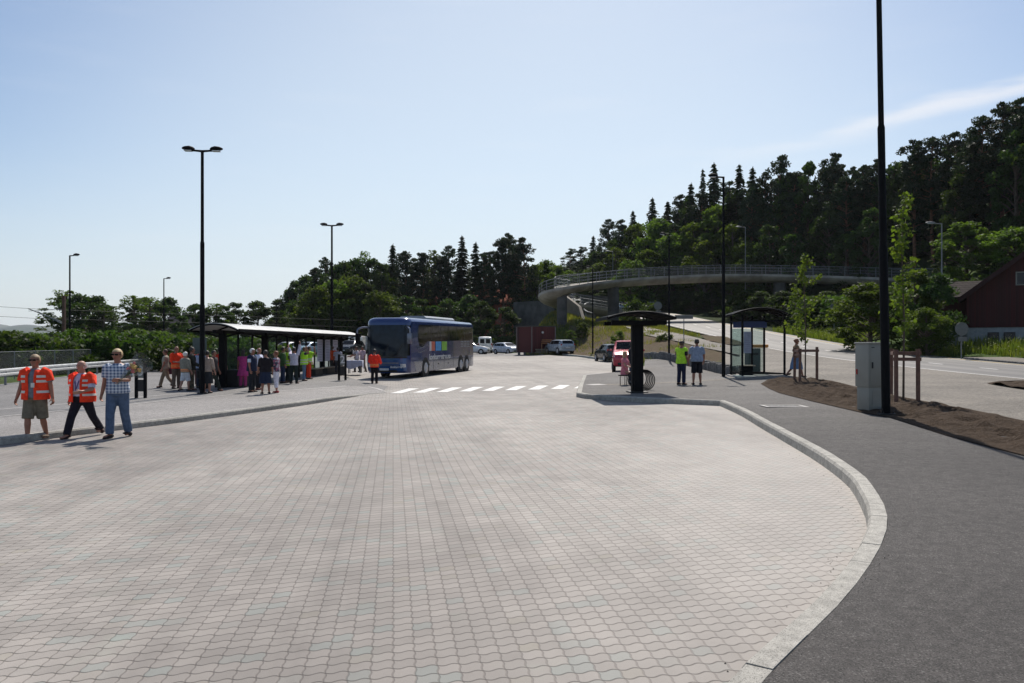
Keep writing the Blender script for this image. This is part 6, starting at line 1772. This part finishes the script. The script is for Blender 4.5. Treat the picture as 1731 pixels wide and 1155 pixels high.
def pine(seed, h=17.0, R0=2.6, low=.48):
    r = random.Random(seed); cr, tr = MB(), MB()
    bx, by = r.uniform(-.4, .4), r.uniform(-.4, .4)
    axis = lambda z: Vector((bx * math.sin(z / h * 3), by * math.sin(z / h * 2.4), z))
    tr.tube([axis(h * t / 8) if t else Vector((0, 0, -.8)) for t in range(9)], [.25, .22, .20, .18, .16, .13, .10, .07, .03], 8)
    n = 62
    for i in range(n):
        f = i / (n - 1); z = h * (low + (1 - low) * f ** .9) * r.uniform(.97, 1.0)
        rad = R0 * (math.sin(PI * min(1, .20 + .74 * f)) ** .7) * r.uniform(.15, 1.0)
        a = r.uniform(0, 6.28); c = axis(z) + Vector((math.cos(a) * rad, math.sin(a) * rad, r.uniform(-.1, .5)))
        tr.tube([axis(z - .5), axis(z - .2).lerp(c, .5) , c], [.07, .05, .02], 5)
        cw = r.uniform(.5, 1.05) * (1.0 if f < .85 else .8)
        for k in range(95):
            v = rvec(r) * (r.random() ** .4); p = c + Vector((v.x * cw, v.y * cw, v.z * cw * .62 + .1))
            quad(cr, p, (rvec(r) + Vector((0, 0, .3))) * .17, rvec(r) * .11)
    for k in range(5):   # dead snags on the bare trunk
        z = h * r.uniform(.18, low); a = r.uniform(0, 6.28); tr.tube([axis(z), axis(z) + Vector((math.cos(a) * .9, math.sin(a) * .9, .1))], [.035, .01], 5)
    return tree_proto('pine_tree', cr, tr, M['pine'], M['pinebark'])

def broadleaf(seed, h=10.0, R0=3.0, low=.15, nc=84, leaf=.19, name='broadleaf_tree', mat_='broad', nl=85, col=1.0):
    r = random.Random(seed); cr, tr = MB(), MB()
    tr.tube([(0, 0, -.6), (0, .05, h * .3), (.1, 0, h * .6), (0, 0, h * .9)], [.02 * h, .016 * h, .010 * h, .004 * h], 8)
    for i in range(nc):
        f = r.random(); z = h * (low + (1 - low) * (f ** .8)); prof = math.sin(PI * min(1, .22 + .76 * f)) ** .65
        a = r.uniform(0, 6.28); q = R0 * prof * math.sqrt(r.uniform(.15, 1.0)) * col; c = Vector((math.cos(a) * q, math.sin(a) * q, z - .05 * h))
        cw = r.uniform(.15, .31) * R0
        if i % 2 == 0: tr.tube([Vector((0, 0, max(.1, z - q * .9 - .05 * h))), Vector((c.x * .5, c.y * .5, z - q * .35 - .05 * h)), c], [.007 * h, .005 * h, .002 * h], 5)
        for k in range(nl):
            v = rvec(r) * (r.random() ** .35); p = c + Vector((v.x * cw, v.y * cw, v.z * cw * .8))
            quad(cr, p, rvec(r) * leaf * r.uniform(.6, 1.1), rvec(r) * leaf * .7, .25)
    return tree_proto(name, cr, tr, M[mat_], M['trunk'])

def bush(seed, h=2.4, R0=1.7):
    r = random.Random(seed); cr, tr = MB(), MB()
    for k in range(7):
        a = r.uniform(0, 6.28); tr.tube([(0, 0, -.3), (math.cos(a) * .3 * R0, math.sin(a) * .3 * R0, h * .4), (math.cos(a) * .6 * R0, math.sin(a) * .6 * R0, h * .75)], [.04, .03, .01], 5)
    for i in range(26):
        a = r.uniform(0, 6.28); q = R0 * math.sqrt(r.uniform(0, .8)); z = h * r.uniform(.15, .88) * (1 - .25 * q / R0); c = Vector((math.cos(a) * q, math.sin(a) * q, z)); cw = r.uniform(.3, .5)
        for k in range(60):
            v = rvec(r) * (r.random() ** .35); quad(cr, c + v * cw, rvec(r) * .13 * r.uniform(.7, 1.2), rvec(r) * .10, .2)
    return tree_proto('shrub', cr, tr, M['shrub'], M['trunk'])

def sapling(seed, h, name, label, p, dens, spread):
    r = random.Random(seed); cr, tr = MB(), MB()
    tr.tube([(0, 0, -.1), (.02, 0, h * .4), (-.03, .02, h * .75), (0, 0, h * .97)], [.032, .026, .016, .006], 8)
    z = h * .31
    while z < h:
        f = z / h; a = r.uniform(0, 6.28); L = spread * r.uniform(.4, 1.1) * (1 - .75 * max(0, f - .3) / .7)
        e = Vector((math.cos(a) * L, math.sin(a) * L, z + L * .65)); b = Vector((0, 0, z)); tr.tube([b, b.lerp(e, .6) + Vector((0, 0, -.04)), e], [.010, .007, .003], 5)
        for k in range(int(dens * 1.35 * (1 + L))):
            t = r.uniform(.25, 1.08); c = b.lerp(e, t) + rvec(r) * .12; dr = (rvec(r) + Vector((0, 0, -.5))).normalized(); s = r.uniform(.055, .11)
            w = dr.orthogonal().normalized(); w = (w * math.cos(k) + dr.cross(w) * math.sin(k))
            cr.add([c, c + w * s * .6 + dr * s * .35, c + w * s * .38 + dr * s * .75, c + dr * s * 1.35, c - w * s * .38 + dr * s * .75, c - w * s * .6 + dr * s * .35], [(0, 1, 2, 3), (0, 3, 4, 5)])
        z += .16 * r.uniform(.6, 1.3)
    root = thing(name, label, 'young tree', p)
    cr.build('crown', M['young'], root); tr.build('trunk', M['trunk'], root, True)
    return root

def vegetation():
    M['spruce'] = leaf_mat('spruce needles', (.016, .030, .014), (.030, .050, .020), .18)
    M['pine'] = leaf_mat('pine needles', (.020, .034, .018), (.036, .055, .024), .18)
    M['broad'] = leaf_mat('broad leaves', (.048, .076, .018), (.090, .128, .028), .48)
    M['dark'] = leaf_mat('deep green leaves', (.028, .048, .016), (.050, .080, .022), .36)
    M['shrub'] = leaf_mat('shrub leaves', (.028, .050, .014), (.055, .088, .020), .40)
    M['young'] = leaf_mat('young maple leaves', (.060, .086, .018), (.10, .124, .025), .45)
    SP = [spruce(11), spruce(12, 16, 2.8, .08), spruce(13, 16, 2.3, .14, 1.0)]
    PI_ = [pine(21, 17, 2.8, .36), pine(22, 17, 3.2, .30), pine(23, 17, 2.5, .42), pine(24, 17, 3.0, .26)]
    BR = [broadleaf(31), broadleaf(32, 10, 2.6, .1, 76), broadleaf(33, 10, 3.3, .12, 92)]
    DK = [broadleaf(34, 10, 2.7,   .08, 84, .18, mat_='dark'), broadleaf(35, 10, 2.3, .06, 76, .18, mat_='dark')]
    BI = [broadleaf(36, 12, 2.0, .2, 60, .14, 'birch_tree', 'broad', 55)]
    BU = [bush(41), bush(42, 2.2, 1.9), bush(43, 2.7, 1.5)]
    for o in SP + PI_ + BR + DK + BI + BU: o['proto'] = 1
    hts = {'s': 16.0, 'p': 17.4, 'b': 9.9, 'd': 9.9, 'i': 11.8, 'u': 2.3}
    sets = {'s': SP, 'p': PI_, 'b': BR, 'd': DK, 'i': BI, 'u': BU}
    cats = {'s': 'spruce', 'p': 'pine', 'b': 'tree', 'd': 'tree', 'i': 'birch', 'u': 'shrub'}
    used = {}
    def put(kind, px, D, top, label, group=None, wide=1.0, which=None, minh=1.0):
        p = AT(px, D, -.1); hh = max(minh, CAMZ + (HY - top) * D / FPX - p.z)
        protos = sets[kind]; pr = protos[which if which is not None else rnd.randrange(len(protos))]
        if id(pr) not in used: o = pr; used[id(pr)] = 1
        else: o = copy_tree(pr)
        s = hh / hts[kind]; wx = wide * max(.55, min(1.5, s ** .55)) if kind != 'u' else wide * s
        o.location = p; o.rotation_euler = (0, 0, rnd.uniform(0, 6.28)); o.scale = (wx, wx, s)
        for kx in ('label', 'group'):
            if kx in o: del o[kx]
        tag(o, label, cats[kind], group)
        if 'proto' in o: del o['proto']
        return o
    ordw = ['first', 'second', 'third', 'fourth', 'fifth', 'sixth', 'seventh', 'eighth', 'ninth', 'tenth', 'eleventh', 'twelfth', 'thirteenth', 'fourteenth', 'fifteenth', 'sixteenth', 'seventeenth', 'eighteenth', 'nineteenth', 'twentieth', 'twenty first', 'twenty second', 'twenty third', 'twenty fourth', 'twenty fifth', 'twenty sixth']
    nm = {'s': 'pointed dark spruce', 'p': 'dark round topped pine', 'b': 'bright green broadleaf tree', 'd': 'deep green broadleaf tree', 'i': 'slender pale birch', 'u': 'leafy green shrub'}
    def row(lst, place, D, group, wide=1.0):
        cnt = {}
        for it in sorted(lst, key=lambda t: t[1]):
            kind, px, top = it[:3]; d = it[3] if len(it) > 3 else D + rnd.uniform(-4, 4)
            cnt[kind] = cnt.get(kind, 0) + 1
            put(kind, px, d, top, '%s %s, %s from the left' % (nm[kind], place, ordw[cnt[kind] - 1]), group, wide * (it[4] if len(it) > 4 else 1))
    # skyline behind the coach
    row([('d', 474, 505), ('p', 488, 490), ('d', 502, 474), ('d', 520, 464), ('p', 536, 452), ('p', 548, 436), ('d', 566, 446), ('d', 585, 441), ('d', 602, 436), ('i', 617, 420), ('d', 628, 436), ('d', 645, 444), ('s', 664, 413), ('p', 686, 424), ('p', 698, 436), ('p', 712, 427), ('i', 734, 419), ('p', 746, 432), ('p', 760, 416), ('s', 781, 399), ('s', 804, 410), ('p', 817, 428), ('p', 830, 426),
         ('p', 848, 402), ('p', 858, 396), ('p', 872, 414), ('p', 884, 402), ('b', 908, 444), ('b', 924, 440), ('b', 940, 446)], 'on the skyline behind the coach', 138, 'skyline trees behind the coach', 1.0)
    # second rank in front of them
    row([('d', 470, 525, 112), ('d', 492, 512, 116), ('d', 515, 495, 112), ('b', 540, 484, 110), ('b', 566, 474, 112), ('b', 592, 466, 114), ('d', 618, 478, 112), ('b', 642, 492, 110), ('d', 664, 498, 118), ('d', 688, 500, 118), ('d', 712, 505, 122), ('d', 735, 516, 122), ('d', 762, 505, 118), ('d', 790, 498, 120),
         ('d', 812, 508, 117), ('d', 852, 518, 116), ('d', 893, 520, 124)], 'low behind the coach roof', 114, 'lower trees behind the coach', 1.15)
    g = 'dense undergrowth behind the coach and parked cars'
    for i in range(26):
        px = 455 + i * 15.8 + rnd.uniform(-5, 5)
        put('u' if i % 3 else 'd', px, rnd.uniform(112, 120) if px < 830 else rnd.uniform(112, 116), 562 + rnd.uniform(-14, 8), 'dark leafy growth crowded low behind the coach and parked cars', g, 1.25)
    g = 'tall trunks filling the wood behind the coach'
    for i in range(34):
        px = 470 + i * 13 + rnd.uniform(-6, 6)
        put('psd'[i % 3], px, rnd.uniform(142, 160), max(446 if px > 540 else 446 + (540 - px) * .85, 446) + rnd.uniform(0, 30), 'dark tree standing deep inside the wood behind the coach', g, 1.0)
    # left, beyond the fence
    row([('i', 112, 488, 96, 1.9), ('d', 130, 497, 94, 1.25), ('d', 156, 499, 92, 1.3), ('d', 176, 520, 88, 1.1), ('i', 226, 497, 106, 1.8), ('d', 240, 502, 108, 1.15), ('i', 254, 499, 104, 1.6), ('d', 278, 502, 106, 1.2), ('d', 308, 534, 100, .9), ('d', 331, 513, 112, 1.1), ('d', 350, 520, 112, .9), ('i', 366, 511, 112, 1.7), ('d', 380, 516, 112, .9), ('d', 399, 511, 116, 1.1), ('d', 437, 508, 118, 1.2)], 'beyond the left wire fence', 105, 'trees beyond the left fence')
    g = 'bushes in a thick band behind the left wire fence'
    for i in range(54):
        px = -60 + i * 10.2 + rnd.uniform(-6, 6); D = rnd.uniform(50, 64) if i % 2 else rnd.uniform(64, 88)
        put('u' if i % 4 else 'b', px, D, 562 + rnd.uniform(-8, 16) + (6 if px > 300 else 0), 'bush in the thick sunlit band behind the left wire fence', g, 1.15)
    # right hillside skyline
    sky = [('p', 952, 452, 172), ('p', 966, 420, 168), ('p', 984, 417, 168), ('s', 1003, 399, 166), ('p', 1030, 371, 160), ('p', 1050, 372, 158), ('s', 1070, 357, 156), ('s', 1103, 335, 152), ('s', 1129, 340, 150), ('p', 1150, 330, 146), ('s', 1168, 310, 142), ('s', 1188, 286, 140, .7), ('s', 1207, 276, 138), ('s', 1250, 278, 130),
           ('s', 1272, 283, 128), ('p', 1296, 292, 126), ('p', 1320, 262, 124), ('p', 1345, 290, 122), ('d', 1366, 274, 120), ('p', 1392, 282, 118), ('p', 1412, 260, 116), ('p', 1440, 284, 114), ('p', 1458, 281, 112), ('p', 1486, 270, 110), ('d', 1512, 272, 108), ('d', 1532, 274, 106), ('p', 1546, 238, 102), ('p', 1578, 230, 100), ('p', 1610, 225, 98), ('p', 1642, 222, 96), ('p', 1664, 194, 92), ('p', 1692, 176, 90), ('p', 1722, 168, 88), ('p', 1752, 160, 86), ('p', 1784, 150, 84), ('p', 1818, 146, 82), ('s', 1850, 140, 80), ('p', 1884, 134, 78), ('p', 1920, 128, 76)]
    row(sky, 'on the hillside skyline', 120, 'skyline trees on the right hillside')
    # lit broadleaf trees below them
    row([('b', 962, 455, 150), ('b', 1010, 445, 146), ('b', 1040, 415, 142), ('b', 1078, 374, 146, 1.2), ('b', 1112, 370, 142, 1.2), ('b', 1096, 420, 132, 1.2), ('b', 1140, 395, 134, 1.2), ('b', 1172, 372, 134, 1.1), ('b', 1214, 342, 130, 1.2), ('b', 1190, 405, 126, 1.2), ('b', 1238, 375, 124, 1.1), ('b', 1262, 410, 120), ('b', 1066, 440, 128), ('d', 1300, 380, 116), ('d', 1340, 395, 112), ('d', 1402, 352, 112), ('d', 1430, 395, 106), ('d', 1470, 352, 104),
         ('d', 1600, 405, 84), ('b', 1634, 372, 80, 1.3), ('d', 1668, 395, 82), ('b', 1716, 384, 76, 1.2), ('b', 1760, 390, 74)], 'below the dark hillside pines', 120, 'leafy trees on the right slope', 1.1)
    g = 'crowded dark trunks and crowns inside the right hillside wood'
    lim = [(t[1], t[2]) for t in sky]
    for i in range(96):
        px = 985 + (i * 61.8) % 880 + rnd.uniform(-6, 6); top = lerp_tab(lim, px) + (14 if i % 4 != 2 else 6) + rnd.uniform(0, 70)
        D = 168 - (px - 950) / 800 * 78 - rnd.uniform(2, 16)
        put('pspd'[i % 4], px, D + 5, min(top, 440), 'dark tree packed inside the wood on the right hillside', g, 1.0)
    g = 'undergrowth along the foot of the right hillside'
    for i in range(50):
        px = 1000 + i * 12.5 + rnd.uniform(-5, 5)
        D = max(62, 128 - (px - 1000) * .105) + rnd.uniform(0, 10)
        X = (px - CX) / FPX * D
        if X < road_c(D) + 9: D += 8
        if 1585 < px < 1660: D = max(D, 70)
        put('udd'[i % 3], px, D, max(492 if px < 1580 else 470, 490 + rnd.uniform(-12, 40) - (px - 1000) * .02), 'dark bushy growth at the foot of the right hillside beyond the road', g, 1.3)
    put('b', 1472, 60, 478, 'large olive green bush left of the nearest black pole beyond the road', None, 1.35, 0)
    put('b', 1545, 58, 452, 'tall leafy tree behind the sapling, between black pole and barn', None, 1.0, 1)
    put('d', 1578, 57, 462, 'leafy tree close to the left end of the red barn', None, .9, 0)
    put('b', 1566, 54, 520, 'low bushy growth in front of the tree beside the red barn', None, .9, 2)
    # small plants on the bank
    for px, D, top, lb in ((965, 90, 558, 'small leafy sapling in the shade under the bridge bend'), (1046, 74, 558, 'small pale green sapling on the bank above the black hatchback'), (984, 92, 545, 'bright green shrub on the yellow bank below the bridge')):
        put('b', px, D, top, lb, None, .55)
    put('u', 1123, 73, 566, 'tiny bright green shrub at the edge of the path on the bank', None, 1)
    put('u', 1085, 98, 505, 'round shrub beside the hill road above the round canopy', None, 1.0)
    for g0 in sets.values():
        for o in g0:
            if 'proto' in o: copy_remove(o)
    # the two staked saplings
    c = stakes('brown wooden support frame around the right sapling behind the grey cabinet', [(1515, 679), (1552, 679), (1506, 672)], .17, 1.38)
    p = PT(1527, 677, .17); sapling(3, CAMZ + (HY - 335) * p.y / FPX - p.z, 'sapling_tree', 'taller slim sapling growing in the stake frame beside the black pole', p, 15, .55)
    stakes('brown wooden support frame around the left sapling in front of the walking woman', [(1343, 645), (1352, 648), (1381, 644)], .17, 1.32)
    p = PT(1361, 645, .17); sapling(4, CAMZ + (HY - 437) * p.y / FPX - p.z, 'sapling_tree', 'shorter spreading yellow green sapling standing in the left stake frame', p, 17, 1.15)
    # verge of long grass right of the road
    r = random.Random(9); mb = MB(); fl = MB()
    for i in range(19000):
        Y = 36 + 52 * r.random() ** 1.4; X = road_c(Y) + (7.3 if Y < 54 else 4.8) + r.random() ** 1.3 * 9
        if X > 28 and (X - 34.7) * -.574 + (Y - 56) * -.819 < .35 and Y < 70: continue
        z = H(X, Y) - .05; h = r.uniform(.35, .85); a = r.uniform(0, 6.28); d = Vector((math.cos(a), math.sin(a), 0)) * r.uniform(.02, .045); l = Vector((r.uniform(-.2, .2), r.uniform(-.2, .2), 0))
        b = Vector((X, Y, z)); mb.add([b - d, b + d, b + l * .4 + d * .7 + Vector((0, 0, h * .6)), b + l + Vector((0, 0, h))], [(0, 1, 2, 3)])
        if i % 14 == 0:
            t = b + l + Vector((0, 0, h)); s = r.uniform(.03, .06); fl.add([t + Vector((-s, 0, 0)), t + Vector((0, -s, .02)), t + Vector((s, 0, 0)), t + Vector((0, s, .03))], [(0, 1, 2, 3)])
    tag(mb.build('verge_grass', leaf_mat('verge grass blades', (.085, .115, .022), (.15, .16, .04), .4)), kind='stuff')
    tag(fl.build('verge_flowers', mat('pale wildflower', (.55, .52, .30), .7)), kind='stuff')
    mb = MB()
    for i in range(22000):
        if i < 9000: X, Y = r.uniform(1.5, 13), r.uniform(88, 104)
        elif i < 14000: Y = r.uniform(62, 98); X = r.uniform(lerp_tab(_XA, Y) + .4, lerp_tab(_XB, Y) + 1.0)
        else: Y = r.uniform(80, 112); X = road_c(Y) - 5 - r.random() * 6
        z = H(X, Y) - .03
        if abs(X) > 400: continue
        dens = math.sin(X * 1.3) * math.sin(Y * .9 + 1)
        if i >= 9000 and dens < (.35 if Y < 76 and i < 14000 else -.1): continue
        h = r.uniform(.15, .5); a = r.uniform(0, 6.28); d = Vector((math.cos(a), math.sin(a), 0)) * r.uniform(.03, .07); l = Vector((r.uniform(-.15, .15), r.uniform(-.15, .15), 0))
        b = Vector((X, Y, z)); mb.add([b - d, b + d, b + l + Vector((0, 0, h))], [(0, 1, 2)])
    tag(mb.build('bank_grass', leaf_mat('bank grass blades', (.10, .115, .028), (.19, .16, .05), .4)), kind='stuff')

def copy_remove(o):
    for c in list(o.children): bpy.data.objects.remove(c)
    bpy.data.objects.remove(o)
# ------------------------------------------------------------------ build
import time as _t
def main():
    t0 = _t.time()
    lighting(); setting()
    people(); bake_remeshes()
    vehicles(); lamps(); cabinet(); long_shelter()
    A = lambda X, Y: raise_l(X, Y) + .01
    stop_sign('black platform sign with a figure two near the coach', 573, 584, 643, A, '2', 1.28)
    stop_sign('black platform sign partly behind the wrapped bouquet', 230.5, 245.5, 673, A, '3', 1.15)
    canopy(); glass_shelter(); table(); fence_and_rail(); bridge(); buildings()
    sign('grey backed round sign standing on the far pavement in front of the barn', 1625, 50, 545, .42)
    sign('grey backed round sign beside the hill road above the round canopy', 1112, 96, 510, .5)
    sign('T shaped sign on a thin post between the path and the road', 1156, 66, 533, .4, 'flat')
    sign('thin round sign beside the road right of the glass shelter', 1410, 80, 512, .4)
    vegetation(); haze()
    for o in bpy.data.objects:
        if o.get('label') and not 4 <= len(o['label'].replace(',', '').split()) <= 16: print('LONG', o['label'])
    print('built in %.1f s' % (_t.time() - t0), len(bpy.data.objects))
main()
